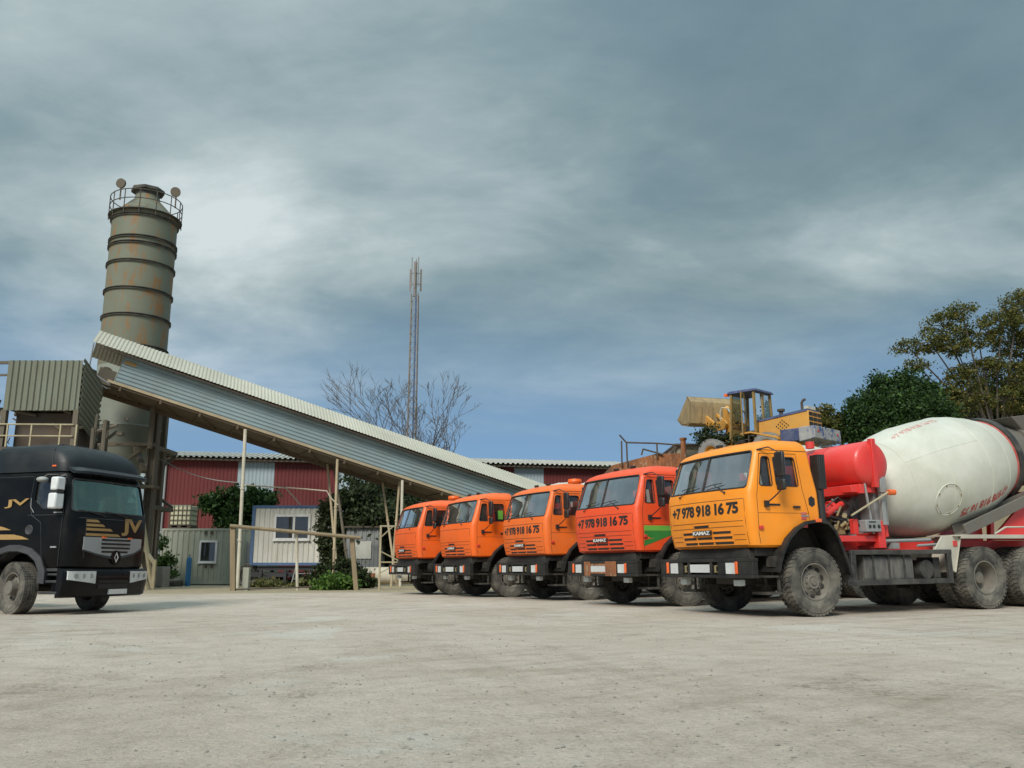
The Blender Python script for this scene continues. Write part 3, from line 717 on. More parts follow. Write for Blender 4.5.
    # --- rear fender
    for s in (1, -1):
        f = MB(); f.prism([(-2.72, .985), (-2.72, 1.0), (-2.95, 1.255), (-3.42, 1.275), (-3.30, 1.0), (-3.22, .66), (-3.12, .66), (-3.12, .985)], s*1.13, s*1.155, 'xz')
        f.box((-6.15, s*.62, 1.255), (-3.2, s*1.22, 1.28)); f.box((-6.15, s*1.19, 1.215), (-3.35, s*1.225, 1.283))
        f.bar((-3.18, s*.9, .64), (-3.40, s*.9, 1.26), .02, .55, (0, 1, 0)); f.build('rear_fender', M['beige'], root, bevel=.004)
        f = MB(); f.tube([(-4.3, s*1.15, 1.3), (-4.6, s*1.15, 1.42), (-6.3, s*1.15, 1.44)], .018, 6); f.build('fender_rail', M['beige'], root)
    f = MB(); f.tube([(-2.5, 1.02, 1.10), (-3.2, 1.05, 1.13)], .022, 8); f.tube([(-1.8, .95, 1.18), (-2.9, .95, 1.20)], .03, 8); f.box((-2.1, .6, 1.05), (-1.95, 1.0, 1.15)); f.build('side_pipe', M['greymetal'], root)
    f = MB(); f.box((-3.3, 1.02, 1.08), (-3.2, 1.17, 1.18)); f.build('fender_reflector', M['redlens'], root, bevel=.01)
    # --- drum
    O = Vector((-2.28, 0, 2.04)); AX = Vector((-.978, 0, .215)).normalized()
    prof = [(0, .001), (.0, .45), (.02, .60), (.10, .72), (.50, .90), (.90, 1.01), (1.25, 1.06), (1.8, 1.08), (2.3, 1.08), (2.6, 1.045), (2.95, .96), (3.25, .87), (3.42, .81)]
    def drumr(s_):
        for a, b in zip(prof[1:], prof[2:]):
            if s_ <= b[0]: return a[1]+(b[1]-a[1])*(s_-a[0])/max(1e-6, b[0]-a[0])
        return prof[-1][1]
    d = MB(); d.lathe(prof+[(3.44, .74), (3.2, .6)], O, AX, 72); dr = d.build('drum', M['drum'], root, sharp=50)
    d = MB(); d.lathe([(3.42, .78), (3.42, .84), (3.58, .84), (3.58, .76), (3.64, .72), (4.15, .63), (4.16, .69), (4.24, .69), (4.24, .56), (4.0, .3)], O, AX, 56); d.build('drum_neck', M['drumgrey'], dr)
    d = MB(); d.lathe([(3.38, .80), (3.38, .832), (3.42, .832), (3.42, .80)], O, AX, 56); d.build('drum_ring', M['redtext'], dr)
    d = MB(); d.lathe([(3.42, .84), (3.42, .875), (3.55, .875), (3.55, .84)], O, AX, 56); d.build('roller_track', M['blackdusty'], dr)
    E1 = Vector((0, 1, 0)); E2 = AX.cross(E1).normalized()
    if E2.z < 0: E2 = -E2
    def dp(s_, ang, off=.0):   # ang from the +y side, positive towards the top
        return O+AX*s_+(E1*math.cos(ang)+E2*math.sin(ang))*(drumr(s_)+off)
    h = MB()
    for ss in (.50, 1.27, 2.3, 2.95): h.tube([dp(ss, 2*PI*k/60, .0) for k in range(61)], .0065, 4, False)
    for a0 in (.5, 2.6): h.tube([dp(.5+1.8*k/12, a0, 0) for k in range(13)], .005, 4, False)
    h.build('weld_seam', M['drum'], dr)
    h = MB(); c_s, c_a = 1.13, -.38
    ringp = []
    for k in range(41):
        t = 2*PI*k/40; ringp.append(dp(c_s+.30*math.cos(t), c_a+.30*math.sin(t)/1.05, .004))
    h.tube(ringp, .011, 5, False)
    ringp = [dp(c_s+.26*math.cos(2*PI*k/40), c_a+.26*math.sin(2*PI*k/40)/1.05, .003) for k in range(41)]
    h.tube(ringp, .004, 4, False)
    h.mi = 1
    for k in range(8):
        t = 2*PI*k/8+.2; h.sphere(dp(c_s+.28*math.cos(t), c_a+.28*math.sin(t)/1.05, .008), .016, 6)
    h.build('hatch_rim', [M['drum'], M['brass']], dr)
    # lettering: upright on the underside once the drum turned, so upside-down here
    def dfn(u, v):
        return dp(1.52+1.35*(u/1.45), -.80+.20*(u/1.45)+v/1.0, .004)
    def upside(u, v): return dfn(1.45-u, .17-v)
    lettering('lettering', '+7 978 918 16 75', 1.45, .17, upside, M['redtext'], dr, .035)
    def dfn2(u, v): return dp(.75+1.3*(u/1.1), 1.08+.10*(u/1.1)+v/1.1, .004)
    lettering('lettering', '+7 978 918 16 75', 1.1, .13, dfn2, M['redtextfaint'], dr, .012)
    # --- rear: charge hopper, chute, folded extension chute
    ho = MB(); hp = O+AX*4.6
    ho.hexa([(-6.6, -.45, 3.2), (-6.95, -.45, 3.05), (-6.95, .45, 3.05), (-6.6, .45, 3.2), (-5.9, -.6, 3.62), (-7.3, -.7, 3.8), (-7.3, .7, 3.8), (-5.9, .6, 3.62)])
    ho.build('charge_hopper', M['drumgrey'], root, bevel=.01)
    cs = MB(); cs.bar((-3.9, .86, 1.38), (-6.9, .80, 2.32), .05, .20, (0, 0, 1)); cs.bar((-3.9, .74, 1.29), (-6.9, .68, 2.23), .24, .04, (0, 0, 1)); cs.bar((-3.9, .62, 1.38), (-6.9, .56, 2.32), .03, .20, (0, 0, 1)); cs.build('chute', M['drumgrey'], root, bevel=.01)
    rs = MB()
    for s in (1, -1): rs.bar((-6.3, s*.5, 1.2), (-6.6, s*.5, 3.2), .1)
    rs.box((-6.9, -.55, 3.0), (-6.5, .55, 3.1)); rs.box((-6.4, -1.2, .6), (-6.3, 1.2, .75)); rs.build('rear_stand', M['red'], root)
    mf = MB()
    for s in (1, -1): mf.box((-6.03, s*.62, .45), (-6.01, s*1.2, 1.25))
    mf.build('mud_flap', M['plastic'], root)
    return root

def set_cab_paint(root, mat):
    for c in root.children:
        if c.name.startswith('cab') and c.type == 'MESH':
            c.material_slots[0].link = 'OBJECT'; c.material_slots[0].material = mat
            for d in c.children:
                if d.name.startswith('grille_lip'): d.material_slots[0].link = 'OBJECT'; d.material_slots[0].material = mat
def find(root, n):
    return [c for c in root.children if c.name.split('.')[0] == n]

proto = make_truck()
copies = [copy_tree(proto) for _ in range(4)]
def steer(root, deg):
    for c in root.children:
        if c.name.split('.')[0] == 'wheel' and abs(c.location.x) < .1: c.rotation_euler.z += R(deg)
TR = [ # X, Y, yaw deg, paint, label
 (proto, 4.333, 15.314, 24.0, 'yellow', 'amber yellow mixer truck with white drum and red water tank, nearest of the row'),
 (copies[0], 2.95, 19.05, 28.8, 'redorange', 'red-orange mixer truck with green stripes on its door and a rusty bumper centre'),
 (copies[1], 1.31, 22.85, 28.0, 'orange2', 'orange mixer truck with phone number on its face and a mushroom air intake, parked third'),
 (copies[2], -.57, 25.5, 27.5, 'orange3', 'orange mixer truck without a phone number and with a green card in its door window'),
 (copies[3], -2.26, 28.1, 25.5, 'orange1', 'farthest orange mixer truck at the end of the row by the gallery'),
]
for i, (o, X, Y, yaw, pm, lb) in enumerate(TR):
    a = R(yaw); g0 = gz(X, Y); bx, by = X+4.5*math.cos(a), Y+4.5*math.sin(a)
    pit = math.atan2(gz(bx, by)-g0, 4.5)
    o.location = (X, Y, g0-.004); o.rotation_euler = (0, pit, PI+a)
    tag(o, lb, 'mixer truck', 'mixer trucks parked in a row')
    set_cab_paint(o, M[pm]); steer(o, (0, -3, 4, -5, 2)[i])
    cab = [c for c in o.children if c.name.split('.')[0] == 'cab'][0]
    fn = lambda u, v: (cab_front(-.93+u, 1.595+v, .003), -.93+u, 1.595+v+.012*u)
    if i < 3: lettering('lettering', '+7 978 918 16 75', 1.83, .20, fn, M['text'], cab, .046)
    bum = find(o, 'bumper')[0]
    if i == 1:
        b = MB(); b.box((1.171, -.43, .667), (1.272, .45, .70)); b.box((1.171, -.43, .83), (1.272, .45, .866)); b.box((1.269, -.60, .62), (1.276, -.385, .91)); b.box((1.269, .17, .62), (1.276, .55, .91))
        b.build('bumper_patch', M['rust'], bum, label='rusty centre plate')
        def sq(x, z): return (x, cab_at(z)[2]+.004, z)
        b = MB()
        def strip(pl, nx=6):
            (x0, z0), (x1, z1), (x2, z2), (x3, z3) = pl; vs = []; 
            for k in range(nx+1):
                t = k/nx; vs += [sq(x0+(x1-x0)*t, z0+(z1-z0)*t), sq(x3+(x2-x3)*t, z3+(z2-z3)*t)]
            b.add(vs, [(2*k, 2*k+2, 2*k+3, 2*k+1) for k in range(nx)])
        strip([(.98, 1.50), (.02, 1.50), (.02, 1.60), (.98, 1.60)]); b.build('door_stripe', M['lime'], cab)
        b = MB(); strip([(.98, 1.20), (.05, 1.485), (.02, 1.495), (.98, 1.495)]); strip([(.98, 1.22), (.55, 1.22), (.04, 1.48), (.98, 1.49)]) if False else None
        b.build('door_stripe', M['green'], cab)
    if i in (2, 4):
        b = MB(); b.tube([(-.55, -.2, 2.2), (-.55, -.2, 2.95)], .07, 12); b.lathe([(2.95, .07), (2.95, .17), (3.0, .19), (3.07, .17), (3.09, .001)], o=(-.55, -.2, 0), n=20)
        b.build('mushroom_intake', M['orange3'], o)
    if i == 3:
        b = MB(); b.box((.19, 1.098, 2.10), (.34, 1.104, 2.34)); b.build('window_card', M['lime'], cab)
    if i == 0:
        b = MB(); b.add([(-.10, 1.127, 1.72), (-.17, 1.127, 1.76), (-.17, 1.127, 1.86), (-.10, 1.127, 1.90), (-.04, 1.127, 1.86), (-.04, 1.127, 1.76)], [(0, 1, 2, 3, 4, 5)])
        e = b.build('door_badge', M['plastic'], cab); e.location = (0, .014, 0)
        b = MB(); b.box((.03, 1.1435, 1.60), (.14, 1.1465, 1.635)); b.box((.03, 1.1435, 1.52), (.14, 1.1465, 1.555)); b.build('door_sticker', M['redtext'], cab)
        b = MB(); b.box((-.02, 1.1435, 1.565), (.14, 1.1465, 1.59)); b.build('door_sticker', M['greymetal'], cab)
# ------------------------------------------------------------------ THE BLACK TRACTOR (x forward, y left)
BR_ = [(.88, 1.31, -.95, 1.12), (.94, 1.35, -.95, 1.16), (1.4, 1.375, -.95, 1.175), (1.93, 1.355, -.95, 1.175), (2.0, 1.33, -.95, 1.17), (2.72, 1.17, -.95, 1.12), (2.80, 1.14, -.95, 1.10), (2.86, 1.05, -.95, 1.05)]
def b_at(z):
    for a, b in zip(BR_, BR_[1:]):
        if z <= b[0]:
            t = max(0, (z-a[0])/(b[0]-a[0])); return [a[i]+(b[i]-a[i])*t for i in (1, 2, 3)]
    return list(BR_[-1][1:])
def b_front(y, z, off=0.):
    xf, xr, w = b_at(z); c = w-.26; a = abs(y)
    if a <= c: return xf-.07*(a/c)**2+off
    t = min(1, (a-c)/.26); return xf-.07-.26*(1-math.sqrt(max(0, 1-t*t)))-.03*t+off
def b_loft(inset, zs, tbl=None):
    f_at = tbl or b_at; vs = []; n = None
    for z in zs:
        xf, xr, w = f_at(z); w -= inset; c = w-.26; half = []
        for k in (0, .2, .4, .6, .8, 1): half.append((xf-inset-.07*k*k, c*k))
        for t in (.3, .55, .75, .9, 1): half.append((xf-inset-.07-.26*(1-math.sqrt(1-t*t))-.03*t, c+.26*t))
        half += [(xf-.6, w), (xr+.4, w), (xr+.05, w), (xr+inset, w-.05), (xr+inset, 0)]
        r = half+[(x, -y) for x, y in reversed(half[1:-1])]; n = len(r); vs += [(x, y, z) for x, y in r]
    fs = [tuple(range(n-1, -1, -1)), tuple((len(zs)-1)*n+k for k in range(n))]
    for i in range(len(zs)-1):
        for k in range(n): fs.append((i*n+k, i*n+(k+1) % n, (i+1)*n+(k+1) % n, (i+1)*n+k))
    m = MB(); m.add(vs, fs); return m
def black_truck():
    psi = R(-17); x0, y0 = -9.65, 19.06
    root = empty('tractor_truck', (x0, y0, gz(x0, y0)), psi, label='glossy black tractor truck with gold JV lettering and white mirror shells, at left', category='truck')
    cab = b_loft(0, [r[0] for r in BR_]).build('cab', M['gloss_black'])
    inner = b_loft(.05, [.95, 1.4, 1.9, 2.0, 2.72, 2.8]).build('x', M['interior'])
    W = [(-1.06, 2.03), (1.06, 2.03), (.99, 2.69), (-.99, 2.69)]
    c1 = MB().prism(rounded(W, .07), .75, 1.7, 'yz').build('x', M['plastic'])
    D = [(.99, 2.07), (.52, 2.07), (.31, 2.26), (.30, 2.64), (.88, 2.66)]
    c2 = MB().prism(rounded(D, .05), -1.5, 1.5, 'xz').build('x', M['plastic'])
    arc = [(.70*math.cos(R(a)), .50+.72*math.sin(R(a))) for a in range(28, 153, 8)]
    c3 = MB().prism([(.64, .7)]+arc+[(-.64, .7)], -1.5, 1.5, 'xz').build('x', M['plastic'])
    boolean(cab, [inner, c1, c2, c3]); cab.parent = root
    g = MB(); vs = []; ny, nz = 20, 5
    for j in range(nz+1):
        z = 2.02+.68*j/nz; wd = 1.08-.08*j/nz
        for i in range(ny+1):
            y = -wd+2*wd*i/ny; vs.append((b_front(y, z, -.03), y, z))
    g.add(vs, [(j*(ny+1)+i, j*(ny+1)+i+1, (j+1)*(ny+1)+i+1, (j+1)*(ny+1)+i) for j in range(nz) for i in range(ny)]); g.build('windshield', M['greenglass'], cab)
    for s in (1, -1):
        m = MB(); m.add([(x, s*(b_at(z)[2]-.035), z) for x, z in D], [tuple(range(5))]); m.build('door_window', M['sideglass'], cab)
    m = MB(); m.box((-.9, -1.1, 1.22), (1.2, 1.1, 1.26)); m.box((.75, -1.05, 1.5), (1.15, 1.05, 1.98)); 
    for y in (-.55, .55): m.box((-.1, y-.25, 1.3), (.4, y+.25, 1.6)); m.box((-.15, y-.23, 1.6), (-.02, y+.23, 2.3))
    m.build('cab_interior', M['interior'], cab, bevel=.02)
    m = MB(); m.hexa([(1.0, -.1, 1.99), (1.12, -.05, 1.99), (1.12, .62, 1.99), (1.0, .62, 1.99), (.95, .0, 2.40), (.98, .0, 2.40), (.98, .55, 2.43), (.95, .55, 2.43)]); m.build('dash_paper', M['seatred'], cab)
    m = MB()
    m.box((1.0, -.15, 1.99), (1.02, .0, 2.3)); m.box((.99, .6, 1.99), (1.01, .8, 2.25)); m.build('dash_cloth', M['seatgrey'], cab)
    # roof fairing
    tb = {2.84: (1.12, -.95, 1.10), 3.0: (1.10, -.95, 1.10), 3.14: (1.04, -.95, 1.08), 3.27: (.93, -.95, 1.04), 3.37: (.79, -.94, .97), 3.43: (.62, -.92, .85), 3.46: (.4, -.9, .6)}
    ro = b_loft(0, list(tb), lambda z: tb[z]).build('roof_fairing', M['roofblack'], root, sharp=60)
    m = MB(); m.tube([(.62, -1.10, 2.86), (.60, -1.095, 3.1), (.56, -1.04, 3.29), (.5, -.86, 3.43), (.45, 0, 3.468)], .008, 5); m.build('seam', M['satin_grey'], ro)
    m = MB(); m.box((.62, -1.12, 2.93), (.72, -1.085, 2.965)); m.build('side_marker', M['amberlens'], ro, bevel=.01)
    # sun visor
    vs = []; n = 16
    for i in range(n+1):
        y = -1.04+2.08*i/n; a = abs(y)/1.04; xo = 1.38-.06*a*a-.20*max(0, a-.8)**2*20
        vs += [(xo-.20, y, 2.93), (xo, y, 2.845), (xo+.005, y, 2.80), (xo-.04, y, 2.79), (xo-.24, y, 2.89)]
    m = MB(); fs = [(i*5+k, i*5+(k+1) % 5, (i+1)*5+(k+1) % 5, (i+1)*5+k) for i in range(n) for k in range(5)]+[tuple(range(5)), tuple(n*5+k for k in range(5))]
    m.add(vs, fs); m.build('sun_visor', M['roofblack'], root)
    # seams, seal
    m = MB()
    def sp(x, z, s=-1): return (x, s*(b_at(z)[2]+.001), z)
    for pts in ([(1.06, .95), (1.07, 1.5), (1.08, 1.98), (.95, 2.72), (.22, 2.72), (.20, 2.2), (.30, 1.95), (.55, 1.8), (.62, 1.3), (.66, 1.0)], [(-.95, 2.74), (.2, 2.74)], [(.2, 1.95), (1.08, 1.95)]):
        pp = []
        for (a, b), (c, d) in zip(pts, pts[1:]):
            for q in range(4): pp.append(sp(a+(c-a)*q/4, b+(d-b)*q/4))
        pp.append(sp(*pts[-1])); m.tube(pp, .006, 4)
    pp = rounded(W, .07, 3); P3 = []
    for i in range(len(pp)):
        a, b = pp[i], pp[(i+1) % len(pp)]; k = max(1, int((Vector(b)-Vector(a)).length/.1))
        for q in range(k):
            y, z = a[0]+(b[0]-a[0])*q/k, a[1]+(b[1]-a[1])*q/k; P3.append((b_front(y, z, .0), y, z))
    m.tube(P3+[P3[0]], .016, 5, False)
    for z in (1.90,): m.tube([(b_front(-.95+1.9*q/12, z, .002), -.95+1.9*q/12, z) for q in range(13)], .006, 4)
    m.tube([(b_front(-.78, z, .002), -.78, z) for z in (1.1, 1.3, 1.6, 1.9)], .006, 4)
    m.build('seam', M['satin_grey'], cab)
    m = MB(); m.tube([sp(.34, 2.0), sp(.24, 2.12), sp(.22, 2.3)], .008, 4); m.box((.85, -1.185, 1.985), (1.06, -1.17, 2.01)); m.build('window_trim', M['greymetal'], cab)
    m = MB(); m.box((.88, -1.21, 1.30), (1.02, -1.18, 1.33)); m.build('door_handle', M['silver'], cab)
    m = MB(); m.lathe([(0, .001), (.004, .075), (.012, .09), (.004, .10)], o=(.28, -1.178, 1.66), ax=(0, -1, 0), n=20); m.build('filler_ring', M['satin_grey'], cab)
    # grille: silver shield with slots
    def fr(y, z, o): return (b_front(y, z, o), y, z)
    def sheet(poly_top, poly_bot, off, th, ncol=14):
        m = MB(); vs = []
        y0, y1 = poly_top[0][0], poly_top[-1][0]
        def interp(P, y):
            for (a, za), (b, zb) in zip(P, P[1:]):
                if y <= b+1e-6: return za+(zb-za)*(y-a)/(b-a)
            return P[-1][1]
        for i in range(ncol+1):
            y = y0+(y1-y0)*i/ncol; zt, zb = interp(poly_top, y), interp(poly_bot, y)
            vs += [fr(y, zb, off), fr(y, zt, off), fr(y, zt, off-th), fr(y, zb, off-th)]
        fs = [(i*4+k, i*4+(k+1) % 4, (i+1)*4+(k+1) % 4, (i+1)*4+k) for i in range(ncol) for k in range(4)]+[(0, 1, 2, 3), (ncol*4, ncol*4+1, ncol*4+2, ncol*4+3)]
        m.add(vs, fs); return m
    gr = sheet([(-.82, 1.525), (.86, 1.525)], [(-.82, 1.27), (-.5, 1.20), (0, 1.13), (.1, 1.13), (.6, 1.22), (.86, 1.32)], .02, .03).build('grille', M['silver'], cab)
    for z in (1.475, 1.395, 1.315, 1.235):
        w0, w1 = (-.38, .46) if z > 1.25 else (-.36, .40)
        sheet([(w0, z+.02), (w1, z+.02)], [(w0, z-.02), (w1, z-.02)], .024, .01, 8).build('grille_slot', M['dark'], gr)
    for y in (-.33, .42):
        m = MB(); m.box((1.37, y-.05, 1.51), (1.41, y+.05, 1.54)); m.build('grille_lamp', M['amberlens'], gr)
    ed = MB(); ed.tube([fr(y, z, .02) for y, z in ((-.82, 1.26), (-.5, 1.185), (-.05, 1.10), (.12, 1.10), (.6, 1.20), (.86, 1.31))], .018, 6); ed.build('grille_edge', M['satin_grey'], gr)
    m = MB(); m.add([(1.405, .05, 1.01), (1.405, .115, 1.125), (1.405, .05, 1.24), (1.405, -.015, 1.125), (1.40, .05, 1.06), (1.40, .085, 1.125), (1.40, .05, 1.19), (1.40, .015, 1.125)],
        [(0, 1, 5, 4), (1, 2, 6, 5), (2, 3, 7, 6), (3, 0, 4, 7)]); m.build('emblem', M['lens'], cab)
    m = MB(); m.lathe([(0, .001), (0, .14), (-.03, .15)], o=(1.395, .05, 1.125), ax=(1, 0, 0), n=24); m.build('emblem_base', M['gloss_black'], cab)
    # gold stripes and letters
    k = 0
    for z, w0, w1 in ((1.85, -.78, -.44), (1.765, -.78, -.30), (1.68, -.78, -.08), (1.575, -.78, .16)):
        sheet([(w0, z+.026), (w1-.06, z+.026), (w1, z-.026)], [(w0, z-.026), (w1-.06, z-.026), (w1, z-.027)], .005, .004, 10).build('gold_stripe', M['gold'], cab)
    lettering('lettering', 'JV', .70, .36, lambda u, v: (b_front(.17+u, 1.575+v, .005), .17+u, 1.575+v), M['gold'], cab, .035)
    lettering('lettering', 'JV', .62, .17, lambda u, v: (-.42+u, -1.181, 2.10+v+.04*u), M['gold'], cab, .02)
    m = MB(); m.add([(-.95, -1.179, 1.47), (.30, -1.179, 1.47), (.12, -1.179, 1.53), (-.1, -1.179, 1.57), (-.95, -1.179, 1.58)], [(0, 1, 2, 3, 4)]); m.build('gold_stripe', M['gold'], cab)
    m = MB(); m.add([(-.95, -1.1785, 1.66), (-.18, -1.1785, 1.66), (-.38, -1.1785, 1.72), (-.95, -1.1785, 1.83)], [(0, 1, 2, 3)]); m.build('gold_stripe', M['gold'], cab)
    # wipers
    m = MB()
    for y in (-.6, .05): m.tube([fr(y+.3, 1.96, .03), fr(y-.1, 2.03, .02), fr(y-.35, 2.05, .015)], .012, 5)
    m.build('wiper', M['plastic'], cab)
    # mirrors: the far one is folded out of sight
    for s in (-1,):
        mr = empty('mirror', parent=root)
        m = MB(); m.tube([(.98, s*1.12, 2.72), (1.05, s*1.33, 2.68), (1.05, s*1.33, 2.05), (1.0, s*1.16, 2.02)], .022, 6); m.box((.92, s*1.25, 2.36), (1.1, s*1.4, 2.44)); m.build('mirror_arm', M['plastic'], mr)
        m = MB(); m.box((.92, s*1.20, 2.42), (1.10, s*1.42, 2.69)); m.build('mirror_shell', M['mirrorback'], mr, bevel=.035)
        m = MB(); m.box((.90, s*1.20, 2.06), (1.10, s*1.43, 2.37)); m.build('mirror_shell', M['mirrorback'], mr, bevel=.035)
    m = MB(); m.sphere((.55, -1.25, 2.66), .13, 14, (1.0, .8, .45)); m.build('kerb_mirror', M['steel'], root)
    m = MB(); m.tube([(.55, -1.25, 2.68), (.62, -1.2, 2.76), (.8, -1.1, 2.76)], .018, 6); m.build('kerb_mirror_arm', M['plastic'], root)
    # bumper, steps, arch
    vs = []; n = 22
    tbz = [(.33, -.10), (.36, -.02), (.60, .03), (.82, .03), (.88, -.01), (.90, -.06)]
    def bx_(y):
        a = abs(y); 
        return 1.40-.06*(a/.85)**2 if a < .85 else 1.34-.14*max(0, 1-math.sqrt(max(0, 1-((a-.85)/.36)**2)))
    ys = [-1.205+2.41*i/n for i in range(n+1)]
    for y in ys:
        for z, o in tbz: vs.append((bx_(y)+o, y, z))
        vs += [(bx_(y)-.16, y*.96, .90), (bx_(y)-.16, y*.96, .33)]
    m = MB(); q = 8; m.add(vs, [(i*q+k, i*q+(k+1) % q, (i+1)*q+(k+1) % q, (i+1)*q+k) for i in range(n) for k in range(q)]+[tuple(range(q)), tuple(n*q+k for k in range(q))])
    m.box((.66, -1.19, .36), (.86, -1.1, .88)) if False else None
    bum = m.build('bumper', M['gloss_black'], root)
    for s in (-1, 1):
        m = MB(); vs = []
        for i in range(8):
            y = s*(.50+(1.14-.50)*i/7); zb = .60+.08*i/7
            vs += [(bx_(y)+.045, y, zb), (bx_(y)+.045, y, .845), (bx_(y)-.05, y, .845), (bx_(y)-.05, y, zb)]
        m.add(vs, [(i*4+k, i*4+(k+1) % 4, (i+1)*4+(k+1) % 4, (i+1)*4+k) for i in range(7) for k in range(4)]+[(0, 1, 2, 3), (28, 29, 30, 31)])
        hl = m.build('headlight', M['lens'], bum)
        m = MB()
        for dy in (.62, .80, .98): m.lathe([(0, .045), (.006, .05), (.006, .001)], o=(bx_(s*dy)+.043, s*dy, .75), ax=(1, s*.3, 0), n=14)
        m.build('lamp_bowl', M['greymetal'], hl)
    m = MB(); m.box((1.30, -.42, .62), (1.432, .42, .66)); m.box((1.30, -.42, .50), (1.425, .42, .585)); m.box((1.3, -.44, .72), (1.445, .44, .735)); m.build('bumper_opening', M['dark'], bum)
    m = MB(); m.box((1.36, -.10, .38), (1.432, .42, .48)); m.build('number_plate', M['plate'], bum)
    for s in (-1, 1):
        m = MB(); m.box((.66, s*.8, .40), (1.12, s*1.17, .45)); m.box((.68, s*.85, .62), (1.12, s*1.16, .67)); m.box((.70, s*.9, .84), (1.15, s*1.15, .9)); m.tube([(.6, s*1.1, .78), (1.15, s*1.1, .78)], .03, 8); m.box((.66, s*.7, .45), (1.1, s*.85, .9)); m.build('step', M['satin_grey'], root, bevel=.01)
        f = MB(); path = [(.66, .62), (.66, .85), (.55, 1.05), (.36, 1.18), (.1, 1.24), (-.15, 1.24), (-.4, 1.17), (-.6, 1.0), (-.7, .75)]; vs = []
        for i, (x, z) in enumerate(path):
            a = Vector(path[max(0, i-1)]); b = Vector(path[min(len(path)-1, i+1)]); d = (b-a).normalized(); nr = Vector((d.y, -d.x))
            if nr.dot(Vector((x, z-.5))) < 0: nr = -nr
            o_ = Vector((x, z))+nr*.14
            vs += [(x, s*.75, z), (o_.x, s*1.10, o_.y), (o_.x, s*1.20, o_.y-.02), (x, s*1.23, z+.0), (x-nr.x*.02, s*1.2, z-nr.y*.02)]
        f.add(vs, [(i*5+k, i*5+(k+1) % 5, (i+1)*5+(k+1) % 5, (i+1)*5+k) for i in range(len(path)-1) for k in range(5)]+[tuple(range(5)), tuple((len(path)-1)*5+k for k in range(5))])
        f.build('wheel_arch', M['satin_grey'], root)
    # chassis and wheels
    m = MB()
    for s in (1, -1): m.box((-5.0, s*.38, .78), (1.1, s*.46, 1.02))
    m.box((-1.0, -.3, .5), (1.2, .3, 1.15)); m.tube([(0, -1.0, .5), (0, 1.0, .5)], .07, 8); m.tube([(-3.7, -1.0, .5), (-3.7, 1.0, .5)], .09, 8); m.box((-2.8, -1.15, .45), (-1.3, -.6, 1.0)); m.box((-2.8, .6, .45), (-1.3, 1.15, 1.0)); m.box((-4.6, -.5, 1.05), (-3.2, .5, 1.2))
    m.build('chassis', M['chassis'], root, bevel=.01)
    rr = .30; w = .30
    t = tyre_mb(.515, w, 'rib', 56, rr)
    wf = empty('wheel', (0, 1.02, .515), parent=root); to = t.build('tyre', M['rubber'], wf, sharp=25)
    m = MB(); rim_front(m, rr, w/2); m.lathe([(w/2*.3, .14), (w/2*1.25, .14), (w/2*1.35, .125), (w/2*1.36, .001)], ax=(0, 1, 0), n=28)
    m.mi = 1; h = holes_mb(rr, w/2); m.add(h.v, h.f); m.build('rim', [M['rim'], M['dark']], wf) 
    wf.rotation_euler = (0, 0, R(-17))
    def dw(loc, rz):
        q_ = wf.copy(); COL.objects.link(q_); q_.parent = root; q_.location = loc; q_.rotation_euler = (0, 0, rz)
        for c in wf.children: d = c.copy(); COL.objects.link(d); d.parent = q_
    dw((0, -1.02, .515), PI+R(-17))
    for y, r_ in ((1.02, 0), (-1.02, PI)): dw((-3.7, y, .515), r_)
black_truck()
